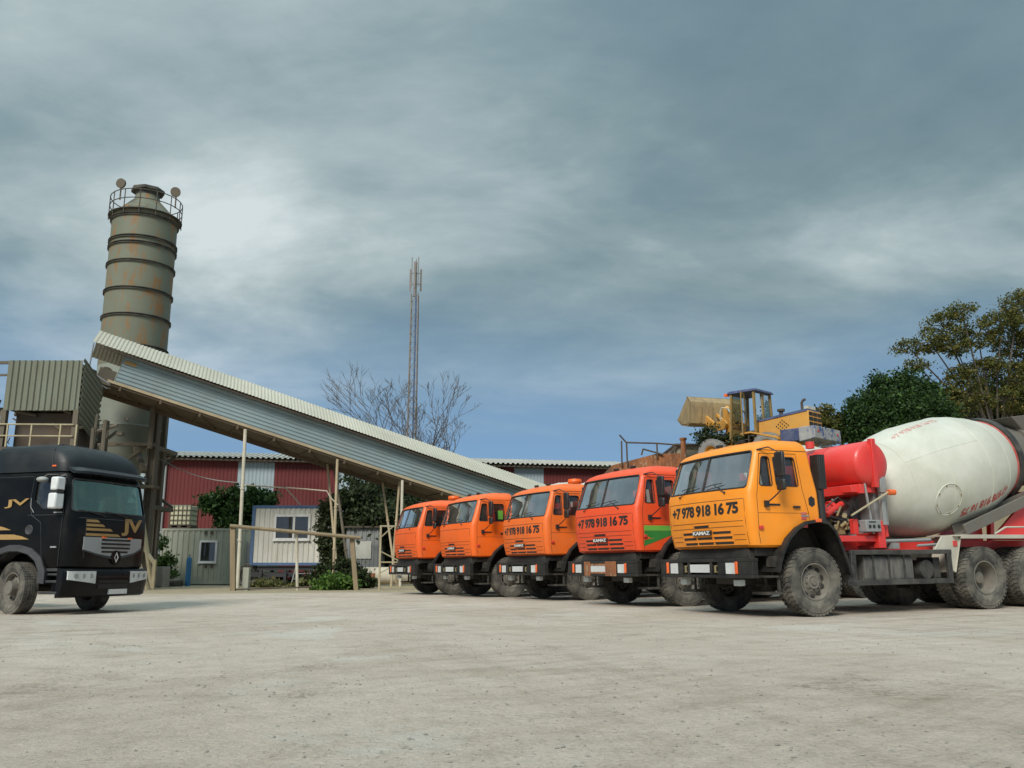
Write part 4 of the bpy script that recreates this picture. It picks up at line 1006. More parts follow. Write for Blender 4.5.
# ------------------------------------------------------------------ THE PLANT
def zat(px, py, Y): return at(px, py, Y).z
def silo():
    X, Y, r = -16.05, 36.0, 1.33
    t = empty('cement_silo', (X, Y, 0), label='tall banded grey cement silo streaked with rust, standing on steel legs', category='silo')
    zb, zt = 6.5, zat(144, 207, 34.6)
    m = MB(); m.lathe([(9.0, r), (zt, r)], n=64); m.lathe([(zt, r-.001), (zt+.02, r), (zt+.85, .55), (zt+1.05, .5)], n=48); m.build('barrel', M['silo'], t)
    m = MB(); m.lathe([(zb, r-.004), (8.995, r-.004)], n=64); m.build('lower_barrel', M['silolow'], t)
    m = MB(); m.lathe([(zb, r), (zb-.05, r+.05), (zb-.12, r), (3.6, .35), (3.2, .2), (2.6, .2)], n=48); m.build('cone', M['silolow'], t)
    for py, dbl in ((212, 0), (234, 1), (240, 1), (258.5, 0), (286, 0), (312.5, 0), (343, 0)):
        z = zat(142, py, 34.55)
        m = MB(); m.lathe([(z-.05, r), (z-.05, r+.07), (z-.03, r+.07), (z-.02, r+.02), (z+.03, r+.02), (z+.04, r+.07), (z+.06, r+.07), (z+.06, r)], n=64); m.build('band', M['siloband'], t)
    m = MB()
    hp = [(.70*math.cos(2*PI*k/8+.2), .70*math.sin(2*PI*k/8+.2)) for k in range(8)]
    m.prism(hp, zt+1.25, zt+1.38, 'xy')
    vs = [(a, b, zt+1.38) for a, b in hp]+[(0.1, 0, zt+1.6)]; m.add(vs, [(i, (i+1) % 8, 8) for i in range(8)]); m.lathe([(zt+.5, .5), (zt+1.26, .5)], n=16); m.build('filter_cap', M['siloband'], t)
    rl = MB(); n = 14; R2 = r+.14
    for k in range(n):
        a = 2*PI*k/n; rl.tube([(R2*math.cos(a), R2*math.sin(a), zt-.25), (R2*math.cos(a), R2*math.sin(a), zt+.82)], .022, 5)
    for z in (zt+.42, zt+.82): rl.tube([(R2*math.cos(2*PI*k/28), R2*math.sin(2*PI*k/28), z) for k in range(29)], .022, 5, False)
    rl.lathe([(zt-.04, r), (zt-.04, R2+.04), (zt-.01, R2+.04), (zt-.01, r)], n=40); rl.build('railing', M['siloband'], t)
    for a, px in ((R(-115), 0), (R(-18), 1)):
        m = MB(); c = Vector((R2*math.cos(a), R2*math.sin(a), zt+1.12)); m.lathe([(0, .001), (0, .21), (-.1, .21), (-.2, .10), (-.2, .001)], o=c, ax=(math.cos(a)*.4, -1, -.1), n=20); m.tube([c+Vector((0, .1, -.1)), (c.x, c.y+.1, zt+.4)], .03, 6); m.build('floodlight', M['towersteel'], t)
    # legs on a square frame, braced
    q = 1.25
    for lx, ly in ((1.72, -q), (1.1, q), (-1.1, -q), (-1.6, q)):
            m = MB(); w = .34 if lx > 1.5 else .22
            m.box((lx-w/2, ly-w/2, -.1), (lx-w/2+.06, ly+w/2, 7.9)); m.box((lx+w/2-.06, ly-w/2, -.1), (lx+w/2, ly+w/2, 7.9)); m.box((lx-w/2+.06, ly-.03, -.1), (lx+w/2-.06, ly+.03, 7.9)); m.box((lx-.28, ly-.28, -.1), (lx+.28, ly+.28, .06)); m.build('leg', M['towersteel'], t)
    q = 1.55
    m = MB()
    for sy in (-1, 1):
        for z in (5.6, 3.2): m.bar((-q, sy*q, z), (q, sy*q, z), .16)
        m.bar((-q, sy*(q+.05), 3.2), (q, sy*(q+.05), 5.5), .12); m.bar((q, sy*(q+.1), 3.3), (-q, sy*(q+.1), 5.5), .12)
    for sx in (-1, 1):
        for z in (5.6, 3.2): m.bar((sx*q, -q, z), (sx*q, q, z), .16)
        m.bar((sx*q, -q, 4.5), (sx*.6, -.6, 5.9), .18)
    m.box((q-.3, -q-.3, 5.5), (q+.35, -q+.3, 5.62)); m.box((q-.45, -q-.3, 3.85), (q+.55, -q+.3, 3.95)); m.build('leg_brace', M['towersteel'], t)
    m = MB(); m.bar((q-.1, -q-.2, 3.9), (q+1.0, -q-.7, -.05), .12); m.bar((q+.05, -q-.2, 1.9), (q+1.0, -q-.7, .95), .1); m.bar((q+1.0, -q-.7, 1.1), (q+1.0, -q-.7, -.05), .12); m.bar((q+.1, -q-.2, 1.0), (q+1.0, -q-.7, -.0), .2, .08)
    m.bar((q-.2, -q-.5, 2.2), (q+.9, -q-.9, -.02), .13, .1); m.build('strut', M['khaki'], t)
    m = MB(); m.tube([(q+.22, -q-.2, 5.4), (q+.22, -q-.2, 8.1)], .11, 10); m.build('filling_pipe', M['towersteel'], t)
silo()

def tower():
    a = at(9, 360.5, 30); b = at(83, 362, 30); zt = a.z; zb = zat(45, 410.5, 30)
    x0, x1 = a.x, b.x
    t = empty('mixing_tower', (x0, 30, 0), label='raised mixing plant tower with grey-green corrugated cladding above a railed platform', category='plant tower')
    W = x1-x0
    m = MB(); m.corr((0, 0, zb), (1, 0, 0), (0, 0, 1), W, zt-zb, .21, .05, nrm=(0, -1, 0)); m.build('front_cladding', M['cladding'], t, sharp=20)
    m = MB(); m.corr((W+.02, 0.02, zb-.35), (0, 0, 1), (.12, 1.15, -.62), zt-zb+.45, 1.4, .21, .05, nrm=(1, 0, 0)); m.build('side_cladding', M['cladding'], t, sharp=20)
    m = MB(); m.box((.05, .1, zb+.05), (W-.05, 1.2, zt-.1)); m.box((.2, .5, zb-1.4), (W-.15, 2.0, zb)); m.hexa([(.9, .9, 3.6), (1.9, .9, 3.6), (1.9, 1.9, 3.6), (.9, 1.9, 3.6), (.3, .5, zb-1.3), (2.4, .5, zb-1.3), (2.4, 2.1, zb-1.3), (.3, 2.1, zb-1.3)]); m.build('mixer_housing', M['darksteel'], t, bevel=.02)
    pz = zat(40, 447, 30)
    m = MB(); m.box((-2.6, -.1, pz-.15), (W+.35, 2.5, pz)); m.build('platform', M['darksteel'], t)
    for x in (-2.4, .05, W-.05):
        for y in (.05, 2.3): m = MB(); m.box((x-.09, y-.09, -.05), (x+.09, y+.09, zb+.02)); m.build('leg', M['towersteel'], t)
    m = MB()
    for px in (-12, 8, 32, 61, 77): 
        p = at(px, 436, 30).x-x0; m.bar((p, -.08, pz), (p, -.08, zat(40, 425, 30)), .05)
    for py in (425, 436.5): m.tube([(-2.6, -.08, zat(0, py-1, 30)), (W-.05, -.08, zat(40, py, 30))], .028, 6)
    m.build('platform_railing', M['khaki'], t)
    m = MB(); m.bar((-2.4, .2, zt-.05), (.05, .1, zt-.05), .1); m.bar((-2.4, .2, zt-.5), (.0, .1, zt-.5), .07); m.bar((-.45, .2, zt-.5), (-.45, .2, zt-1.1), .07); m.bar((-.9, .2, zt-.55), (0, .2, zb-.4), .08); m.bar((-2.0, .3, zb+.1), (0, .3, zb+.1), .1); m.bar((-1.2, .2, 3.5), (-.2, .1, zb+.4), .07); m.build('side_frame', M['towersteel'], t)
    m = MB()
    r2 = random.Random(5)
    for k in range(46):
        x = r2.uniform(-.9, W+.9); y = r2.uniform(.3, 2.2); z = r2.uniform(pz, zb)
        if k % 3: m.tube([(x, y, z), (x+r2.uniform(-.8, .8), y, z+r2.uniform(-.1, .4))], r2.uniform(.02, .07), 6)
        else: m.box((x, y, z), (x+r2.uniform(.1, .4), y+.3, z+r2.uniform(.1, .4)))
    m.build('machinery', M['towersteel'], t)
    m = MB(); m.tube([(W+.5, .3, pz), (W+.55, .3, pz+1.2)], .05, 6); m.tube([(W+.9, .2, 0), (W+.9, .2, zb-.3)], .07, 6); m.tube([(W+.55, .1, 0), (W+.55, .1, zb-.6)], .06, 6); m.build('pipe', M['towersteel'], t)
tower()

def gallery():
    A = Vector(at(104, 381.5, 32)); B = Vector(at(452, 495, 38.2)); d = (B-A); L0 = d.length; d.normalize()
    L = L0*1.52
    h = Vector((d.x, d.y, 0)).normalized(); n = Vector((h.y, -h.x, 0))      # horizontal normal, towards the camera
    up = n.cross(d) if n.cross(d).z > 0 else d.cross(n)
    Mx = Matrix((( d.x, -n.x, up.x, A.x), (d.y, -n.y, up.y, A.y), (d.z, -n.z, up.z, A.z), (0, 0, 0, 1)))
    t = empty('conveyor_gallery', label='long sloping conveyor gallery clad in blue-grey sheet with a pale roof', category='conveyor')
    t.matrix_world = Mx
    # local: x down the slope, y away from the camera, z perpendicular
    H = 1.22; W = 1.9
    # side: horizontal laps = ribs along x
    m = MB(); m.corr((.35, 0, .10), (0, 0, 1), (1, 0, 0), H-.10, L-.35, .15, .03, nrm=(0, -1, 0)); m.build('side_cladding', M['gallery'], t, sharp=20)
    m = MB(); m.corr((.3, W, .10), (0, 0, 1), (1, 0, 0), H-.10, L-.3, .15, .03, nrm=(0, 1, 0)); m.build('side_cladding', M['gallery'], t, sharp=20)
    # roof, two slopes with overhang
    rs = Vector((0, W/2+.42, .80)); ln = rs.length
    m = MB(); m.corr((-.85, -.42, H-.0), (1, 0, 0), rs, L+.85, ln, .14, .018, nrm=(0, -.8, 1.3)); m.corr((-.85, W+.42, H-.0), (1, 0, 0), (0, -rs.y, rs.z), L+.85, ln, .14, .018, nrm=(0, .8, 1.3)); m.build('roof', M['galleryroof'], t, sharp=20)
    m = MB(); m.box((-.35, -.36, H-.10), (L, -.30, H-.04)); m.box((0, -.02, H-.03), (L, .06, H+.03)); m.build('eave_rail', M['darksteel'], t)
    m = MB(); m.box((.1, -.06, .02), (L, -.01, .12)); m.box((.1, W+.01, .02), (L, W+.06, .12)); m.build('lower_flange', M['flange'], t)
    m = MB(); m.box((-.2, .0, -.06), (L, .06, .09)); m.box((-.2, W-.06, -.22), (L, W, .09)); m.box((-.2, .06, -.04), (L, W-.06, -.01)); m.build('floor', M['gallerywood'], t)
    m = MB(); x = .6
    while x < L-.5:
        m.bar((x, .02, -.06), (x, W-.02, -.06), .06, .06)
        m.bar((x, .02, -.11), (x+.9, W-.02, -.11), .04, .04)
        m.box((x-.03, -.03, -.16), (x+.05, .05, .06)); x += 1.5
    m.build('floor_rib', M['gallerywood'], t)
    # head end with drum and dark opening
    m = MB(); m.box((.34, .03, .1), (.38, W-.03, H)); m.build('belt_opening', M['dark'], t)
    m = MB(); m.lathe([(.2, .001), (.2, .26), (W-.2, .26), (W-.2, .001)], o=(-.05, 0, .35), ax=(0, 1, 0), n=18); m.box((-.3, .05, -.2), (.3, .12, .5)); m.box((-.35, -.03, -.1), (.25, .04, .2)); m.box((-.3, .3, -.45), (.1, W-.3, -.05)); m.build('head_pulley', M['towersteel'], t)
    m = MB(); m.box((.42, -.05, H-.34), (.85, -.035, H-.2)); m.build('side_plate', M['gold'], t)
    m = MB(); m.tube([(-.8, -.4, H-.05), (-.55, -.4, -.15)], .03, 5); m.tube([(-.5, -.4, .12), (.2, -.4, -.1)], .025, 5); m.tube([(-.5, -.4, -.1), (.2, -.4, -.3)], .025, 5); m.build('head_rail', M['greymetal'], t)
    inv = Mx.inverted()
    def post(px_b, py_b, Y, frac, mt, r=.06, lean=None, sq=False):
        # foot on the ground, top at the floor of the gallery
        f = at(px_b, py_b, Y); f.z = gz(f.x, f.y)-.03
        tp = Mx @ Vector((frac, lean if lean is not None else .03, -.06))
        m = MB(); a, b = inv @ f, inv @ tp
        m.tube([a, b], r, 10)
        # flange joints
        for q in (.3, .62): c = a.lerp(b, q); m.tube([c-(b-a).normalized()*.03, c+(b-a).normalized()*.03], r*1.35, 10)
        m.build('support_post', M[mt], t)
    def fr(px):   # slope distance where the near edge passes column px
        lo, hi = -1, L
        for _ in range(40):
            mid = (lo+hi)/2; p = Mx @ Vector((mid, 0, 0)); zc = p.y*math.cos(TH)+(p.z-CH)*math.sin(TH)
            if 512+FPX*p.x/zc < px: lo = mid
            else: hi = mid
        return lo
    post(237.5, 586, 34.0, fr(246), 'offwhite', .068)
    post(333, 583, 35.6, fr(338), 'flange', .055)
    post(339, 578, 36.2, fr(339), 'flange', .05, W-.1)
    post(352, 560, 36.0, fr(346), 'towersteel', .06, W-.1)
    post(400, 588, 36.6, fr(403), 'offwhite', .06)
    post(397, 586, 37.4, fr(396), 'flange', .05, W-.1)
    post(391, 586, 37.0, fr(403), 'flange', .05, .4)
    p2 = fr(338)
    post(560, 583, 39.6, fr(560), 'flange', .07); post(620, 583, 40.6, min(L-.5, fr(620)), 'flange', .07)
gallery()

def corr_wall(m, x0, x1, y, z0, z1, pitch=.2, dep=.035):
    m.corr((x0, y, z0), (1, 0, 0), (0, 0, 1), x1-x0, z1-z0, pitch, dep, nrm=(0, -1, 0))

def hall():
    P = at(152, 452, 52); Q = at(617, 466, 57.5); 
    d = Vector((Q.x-P.x, Q.y-P.y, 0)); Ln = d.length; ang = math.atan2(d.y, d.x)
    zt = 7.35
    def su(px):
        # distance along the facade for picture column px, near the eaves
        a = (px-512)/FPX; k = a/ (math.cos(TH)+ .0)
        # x = k' * depth, depth ~ y*cosTH + (z-H)*sinTH
        best = min(range(0, int((Ln+20)*20)), key=lambda i: abs((P.x+d.x/Ln*i/20)*FPX/((P.y+d.y/Ln*i/20)*math.cos(TH)+(zt-1-CH)*math.sin(TH))-(px-512)))
        return best/20
    t = empty('red_hall', (P.x, P.y, 0), ang, label='long red sheet-metal hall with pale blue panels and a ribbed roof edge', category='industrial hall')
    s = [su(x) for x in (166, 238, 274, 337, 372)]
    lp = s[2]-s[1]; rp = s[1]-s[0]
    edges = [(-2.5, s[0], 0), (s[0], s[1], 1), (s[1], s[2], 0), (s[2], s[3], 1), (s[3], s[3]+lp, 0)]
    x = s[3]+lp
    s5 = [su(q) for q in (514, 544)]
    nmid = max(1, round((s5[0]-x)/(rp+lp))); st = (s5[0]-x+0.)/nmid; 
    for k in range(nmid):
        edges.append((x, x+st-(lp if k < nmid-1 else 0), 1))
        if k < nmid-1: edges.append((x+st-lp, x+st, 0))
        x += st
    edges += [(s5[0], s5[1], 0), (s5[1], Ln+1.5, 1)]
    for a, b, c in edges:
        z0 = 0 if not (c == 0 and a < 0) else 4.3
        m = MB(); corr_wall(m, a+.002, b-.002, 0, z0, zt-.12, .22, .015)
        m.build('red_panel' if c else 'pale_panel', M['hallred'] if c else M['hallblue'], t, sharp=20)
    m = MB(); m.box((-2.5, .05, 0), (Ln+1.5, .2, zt-.15)); m.box((-2.5, 11.8, 0), (Ln+1.5, 12, zt-.15)); m.box((-2.5, .2, 0), (-2.3, 11.8, zt)); m.box((Ln+1.3, .2, 0), (Ln+1.5, 11.8, zt)); m.build('wall', M['concrete'], t)
    m = MB(); m.box((-2.5, -.02, 3.0), (s[0]-.02, .04, 4.3)); m.build('window', M['winglass'], t)
    m = MB(); corr_wall(m, -2.5, s[0]-.03, -.005, 0, 2.95, .3, .03); m.build('pale_panel', M['hallblue'], t, sharp=20)
    m = MB(); m.corr((-3, -.65, zt-.05), (1, 0, 0), (0, 1, .16), Ln+5, 7.0, .32, .08, nrm=(0, -.1, 1)); m.corr((-3, 13.2, zt-.05), (1, 0, 0), (0, -1, .16), Ln+5, 7.0, .32, .08, nrm=(0, .1, 1)); m.build('roof', M['hallroof'], t, sharp=20)
    m = MB(); m.box((-3, -.5, zt-.22), (Ln+2, .04, zt-.10)); m.build('eaves', M['darksteel'], t)
    m = MB()
    for s_ in (s[0], s[3]+.02): m.tube([(s_, -.12, 0), (s_, -.12, zt-.3)], .05, 6)
    m.build('downpipe', M['greymetal'], t)
hall()

def win(parent, x0, x1, z0, z1, y, split=None, fr_=.09):
    w = MB(); f = fr_
    w.box((x0, y-.05, z0), (x0+f, y+.06, z1)); w.box((x1-f, y-.05, z0), (x1, y+.06, z1)); w.box((x0+f, y-.05, z0), (x1-f, y+.06, z0+f)); w.box((x0+f, y-.05, z1-f), (x1-f, y+.06, z1))
    if split: w.box((split-f/2, y-.05, z0+f), (split+f/2, y+.06, z1-f))
    w.box((x0-.03, y-.10, z0-.03), (x1+.03, y-.051, z0+.02))
    o = w.build('window', M['white'], parent, bevel=.006)
    g = MB(); g.add([(x0+f, y+.0, z0+f), (x1-f, y+.0, z0+f), (x1-f, y+.0, z1-f), (x0+f, y+.0, z1-f)], [(0, 1, 2, 3)]); g.build('pane', M['winglass'], o)
    g = MB(); g.box((x0+f, y+.25, z0+f), (x1-f, y+.27, z1-f)); g.build('room_dark', M['interior'], o)
    return o
def storage_container():
    x0, x1 = -16.55, -11.6; Y = 42; zt = 2.58
    t = empty('storage_container', (x0, Y, .05), label='weathered grey-green shipping container with one white window, under the yellowed liquid tank', category='container')
    W = x1-x0; wx = (at(207.5, 555, Y).x-x0); wa = at(199, 555, Y).x-x0; wb = at(217, 555, Y).x-x0; z0, z1 = zat(200, 563, Y)-.05, zat(200, 540.5, Y)-.05
    m = MB()
    for a, b, c, d in ((0, wa, .1, zt-.1), (wb, W, .1, zt-.1), (wa, wb, .1, z0), (wa, wb, z1, zt-.1)): corr_wall(m, a, b, 0, c, d, .26, .035)
    m.box((0, .3, .0), (W, 2.4, .1)); m.box((0, 2.35, .1), (W, 2.4, zt)); m.box((0, .04, .1), (.04, 2.35, zt-.1)); m.box((W-.04, .04, .1), (W, 2.35, zt-.1)); m.box((.04, .03, zt-.14), (W-.04, 2.35, zt-.08)); m.build('wall', M['contgrey'], t, sharp=20)
    m = MB(); m.box((-.03, -.05, zt-.1), (W+.03, .06, zt)); m.box((-.03, -.05, 0), (W+.03, .06, .12)); 
    for x in (-.03, W-.07): m.box((x, -.05, .12), (x+.1, .06, zt-.1))
    m.build('frame', M['contgrey'], t, bevel=.01)
    win(t, wa, wb, z0, z1, -.02)
    m = MB(); m.box((.0, .1, -.02), (W, 1, .0)); m.build('skid', M['darksteel'], t)
    m = MB()
    for px in (206, 212): 
        for py in (533, 566.5): 
            p = at(px, py, Y); m.box((p.x-x0-.05, -.09, p.z-.12), (p.x-x0+.05, -.052, p.z+.05))
    m.build('hook', M['darksteel'], t)
    m = MB(); a = at(239, 560, Y).x-x0; m.box((W-.95, -.04, .95), (W-.9, .0, 2.0)); m.box((W-.88, -.06, 1.0), (W-.1, -.045, 1.9)); m.build('door', M['greymetal'], t)
storage_container()
def site_cabin():
    Y = 38; x0 = at(251, 540, Y).x; x1 = at(322, 540, Y).x+.15; zb = zat(285, 565, Y); zt = zat(285, 505.5, Y); W = x1-x0; H = zt-zb
    t = empty('site_cabin', (x0, Y, zb), label='pale ribbed site cabin with blue edge trim and a double window, raised on a trailer', category='site cabin')
    wa, wb, ws = [at(px, 530, Y).x-x0 for px in (274, 310.5, 294)]; z0, z1 = zat(290, 540.5, Y)-zb, zat(290, 514.5, Y)-zb
    m = MB()
    for a, b, c, d in ((.12, wa, .1, H-.1), (wb, W-.02, .1, H-.1), (wa, wb, .1, z0), (wa, wb, z1, H-.1)): corr_wall(m, a, b, 0, c, d, .22, .03)
    m.box((.05, 2.35, .1), (W-.05, 2.4, H-.05)); m.box((.04, .04, .1), (.07, 2.35, H-.1)); m.box((W-.05, .04, .1), (W-.02, 2.35, H-.1)); m.box((.0, .04, .02), (W, 2.4, .08)); m.box((.0, .04, H-.06), (W, 2.4, H-.02)); m.build('wall', M['contpale'], t, sharp=20)
    m = MB(); m.box((0, -.05, H-.12), (W, .05, H)); m.box((0, -.05, .0), (.13, .05, H-.121)); m.box((.13, -.04, -.02), (W, .05, .1)); m.build('trim', M['bluetrim'], t, bevel=.008)
    win(t, wa, wb, z0, z1, -.02, ws, .10)
    m = MB(); m.box((wa+.12, .1, z0+.45), (ws-.07, .12, z0+.62)); m.box((ws+.1, .1, z0+.45), (wb-.12, .12, z0+.62)); m.build('curtain', M['gasblue'], t)
    g = -zb
    m = MB(); m.box((.3, .1, -.22), (W-.1, .25, -.05)); m.box((.3, 1.9, -.22), (W-.1, 2.1, -.05))
    for x in (.45, 1.5, 2.6): m.box((x-.06, .1, g), (x+.06, .25, -.22)); m.box((x-.06, 1.9, g), (x+.06, 2.1, -.22)); m.bar((x, .18, -.25), (x+.9, .18, g+.1), .07) if x < 2 else None
    m.box((-.3, .2, -.5), (1.9, 1.9, -.3)); m.build('trailer_frame', M['satin_grey'], t)
    m = MB(); m.lathe([(-.12, .32), (-.14, .46), (-.1, .5), (.1, .5), (.14, .46), (.12, .32)], o=(-.15, .45, g+.5), ax=(0, 1, 0), n=28); m.lathe([(-.1, .3), (-.02, .2), (-.02, .01)], o=(-.15, .45, g+.5), ax=(0, 1, 0), n=20); m.build('trailer_wheel', M['rubber'], t)
    m = MB()
    for k in range(3): m.box((2.0, -.45-.12*k, g+.55-.22*k), (2.8, -.15-.12*k, g+.58-.22*k))
    m.bar((2.0, -.1, -.1), (2.0, -.85, g), .04); m.bar((2.8, -.1, -.1), (2.8, -.85, g), .04); m.build('ladder', M['greymetal'], t)
site_cabin()
def liquid_tank():
    a = at(168, 505.5, 43); b = at(192.5, 527, 43); w = b.x-a.x; z0 = 2.66; h = a.z-z0
    w *= .8; t = empty('liquid_tank', (a.x+.3, 42.5, z0), label='yellowed plastic liquid tank in a wire cage, on the grey-green container', category='tank')
    m = MB(); m.box((.03, .03, .16), (w-.03, 1.0, h-.03)); m.build('bottle', M['ibc'], t, bevel=.05)
    m = MB()
    for i in range(6):
        x = w*i/5; m.bar((x, 0, .14), (x, 0, h), .03); m.bar((x, 1.03, .14), (x, 1.03, h), .03)
    for j in range(5):
        z = .16+(h-.17)*j/4; m.bar((0, -.01, z), (w, -.01, z), .03); m.bar((0, 1.04, z), (w, 1.04, z), .03); m.bar((0, 0, z), (0, 1.03, z), .03); m.bar((w, 0, z), (w, 1.03, z), .03)
    m.build('cage', M['towersteel'], t)
    m = MB(); m.box((0, 0, 0), (w, 1.03, .05)); 
    for x in (.05, w/2, w-.05): m.box((x-.08, 0, .05), (x+.08, 1.03, .14))
    m.build('pallet', M['darksteel'], t)
liquid_tank()
def gas_cylinder():
    p = at(187.5, 584, 40); r = .115
    t = empty('gas_cylinder', (p.x, 40, gz(p.x, 40)), label='upright bright blue gas cylinder in front of the grey-green container', category='gas cylinder')
    m = MB(); m.lathe([(0, .001), (0, r), (1.15, r), (1.24, r*.8), (1.29, .04), (1.31, .001)], n=24); m.build('body', M['gasblue'], t)
    m = MB(); m.lathe([(1.29, .03), (1.38, .03), (1.38, .001)], n=10); m.bar((-.05, 0, 1.37), (.05, 0, 1.37), .03); m.build('valve', M['brass'], t)
gas_cylinder()
def lying_tyre():
    p = at(170, 585, 39.5); m = tyre_mb(.55, .3, 'block', 36, .30); m2 = MB(); m2.T = Matrix.Rotation(PI/2, 4, 'X'); m2.add(m.v, m.f)
    o = m2.build('tyre', M['rubber'], sharp=25, label='old black tyre lying flat by the silo strut', category='tyre'); o.location = (p.x, 39.5, gz(p.x, 39.5)+.15); o.rotation_euler = (R(3), R(2), 0)
lying_tyre()
def yard_frame():
    # leaning timber and pipe frame in front of the cabin
    a = at(236, 592, 31.5); gz_ = gz(a.x, 31.5)
    t = empty('pipe_barrier', (a.x, 31.5, 0), label='timber-post frame with a long horizontal pipe, in front of the cabin', category='barrier')
    def w(px, py, Y): q = at(px, py, Y); return Vector((q.x-a.x, Y-31.5, q.z))
    m = MB(); p, q = w(233, 526, 31.5), w(233, 592, 31.5); q.z = -.05; m.bar(p, q, .18, .14, (0, 1, 0)); m.build('timber_post', M['wood'], t, bevel=.01)
    m = MB(); p, q = w(352, 538, 32.6), w(356.5, 586, 32.6); q.z = -.05; m.bar(p, q, .16, .14, (0, 1, 0)); p, q = w(353.5, 539, 32.75), w(351, 583, 32.75); q.z = -.05; m.bar(p+Vector((.0, 0, 0)), q+Vector((.15, 0, 0)), .08, .08, (0, 1, 0)); m.build('timber_post', M['wood'], t)
    m = MB(); p, q = w(296.5, 533, 32.1), w(297.5, 588, 32.1); q.z = -.05; m.tube([p, q], .055, 8); m.build('pipe_post', M['offwhite'], t)
    m = MB(); m.tube([w(231, 526, 31.5)+Vector((0, -.13, 0)), w(361, 538, 32.6)+Vector((0, -.1, 0))], .065, 8); m.build('top_rail', M['wood'], t)
    m = MB(); p, q = w(232, 592, 31.5), w(312, 587, 32.2); p.z = gz_+.05; q.z = gz_+.12; m.tube([p, q], .03, 6); m.build('bottom_rail', M['darksteel'], t)
    m = MB(); m.box((.10, .3, -.05), (.32, .55, .80)); m.build('meter_box', M['contgrey'], t, bevel=.015)
yard_frame()
def gate():
    a = at(379, 590, 33); t = empty('metal_gate', (a.x, 33, gz(a.x, 33)), label='thin rusty metal gate frame left of the farthest orange truck', category='gate')
    H = 2.35
    m = MB(); m.bar((0, 0, -.03), (0, 0, H), .07); m.bar((1.45, .5, -.03), (1.45, .5, H), .07); m.bar((0, 0, H-.03), (1.45, .5, H-.03), .06); m.bar((0, 0, 1.0), (1.45, .5, 1.0), .05); m.bar((0, 0, .1), (1.45, .5, .1), .05); m.build('frame', M['khaki'], t)
    m = MB(); m.bar((0, 0, 1.9), (.42, .14, H-.05), .04); m.bar((0, 0, 1.4), (.8, .28, .98), .04); m.bar((0, 0, .6), (.8, .28, 1.02), .04); m.build('brace', M['khaki'], t)
gate()
def shed():
    Y = 44; x0 = at(346, 550, Y).x; x1 = at(379, 550, Y).x; zt = zat(360, 527, Y)
    t = empty('tin_shed', (x0, Y, 0), label='small dark grey tin shed with a lighter door, under the trees behind the gallery posts', category='shed')
    m = MB(); corr_wall(m, 0, x1-x0, 0, .4, zt-.05, .2, .03); m.box((0, .05, 0), (x1-x0, 2, zt-.1)); m.build('wall', M['greymetal'], t, sharp=20)
    m = MB(); m.box((-.1, -.2, zt-.04), (x1-x0+.1, 2.2, zt+.04)); m.build('roof', M['darksteel'], t)
    m = MB(); m.box((.45, -.06, 1.25), (1.25, -.035, zt-.7)); m.build('door', M['contpale'], t)
shed()
def pale_tank():
    Y = 38.5; a = at(362, 572, Y); b = at(412, 571, Y); r = .36
    t = empty('old_water_tank', (a.x, Y, gz(a.x, Y)), label='pale cream cylindrical tank lying on the ground behind the gate frame', category='tank')
    m = MB(); L = b.x-a.x; m.lathe([(0, .001), (.02, r*.7), (.1, r), (L-.1, r), (L-.02, r*.7), (L, .001)], o=(0, 0, r+.12), ax=(1, 0, 0), n=28); m.build('barrel', M['offwhite'], t, sharp=50)
    m = MB(); m.box((.4, -.25, -.02), (.55, .25, .2)); m.box((L-.6, -.25, -.02), (L-.45, .25, .2)); m.build('support', M['wood'], t)
    m = MB(); m.box((.42, -r-.012, .42), (.62, -r+.05, .58)); m.build('hatch', M['rust'], t)
pale_tank()
def concrete_block():
    p = at(156, 575, 38); m = MB(); m.box((-.55, -.4, -.03), (.45, .4, .85)); o = m.build('concrete_block', M['concrete'], bevel=.03, label='sandy concrete block behind the silo struts', category='concrete block'); o.location = (p.x, 38, 0)
concrete_block()
def cables():
    a = at(158, 458, 37); b = at(243, 483, 34.2)
    m = MB(); pts = [a.lerp(b, k/10)-Vector((0, 0, .25*math.sin(PI*k/10))) for k in range(11)]; m.tube(pts, .018, 5); m.build('cable', M['greymetal'], label='thin grey cable from the silo leg to the white gallery post', category='cable')
    m = MB(); P = [at(px, py, Y) for px, py, Y in ((245, 485, 34.2), (272, 487, 36), (286, 488, 37), (293, 496, 38), (300, 504.5, 38.2))]; m.tube(P, .03, 5); m.build('cable', M['offwhite'], label='pale drooping cable ending on the blue-trimmed cabin roof', category='cable')
    m = MB(); P = [at(px, py, Y) for px, py, Y in ((286, 487.5, 37), (305, 489, 36.5), (327, 491, 36), (330, 497, 36), (338, 505, 35.8))]; m.tube(P, .025, 5); m.build('cable', M['offwhite'], label='pale cable running level to the yellow gallery posts', category='cable')
cables()

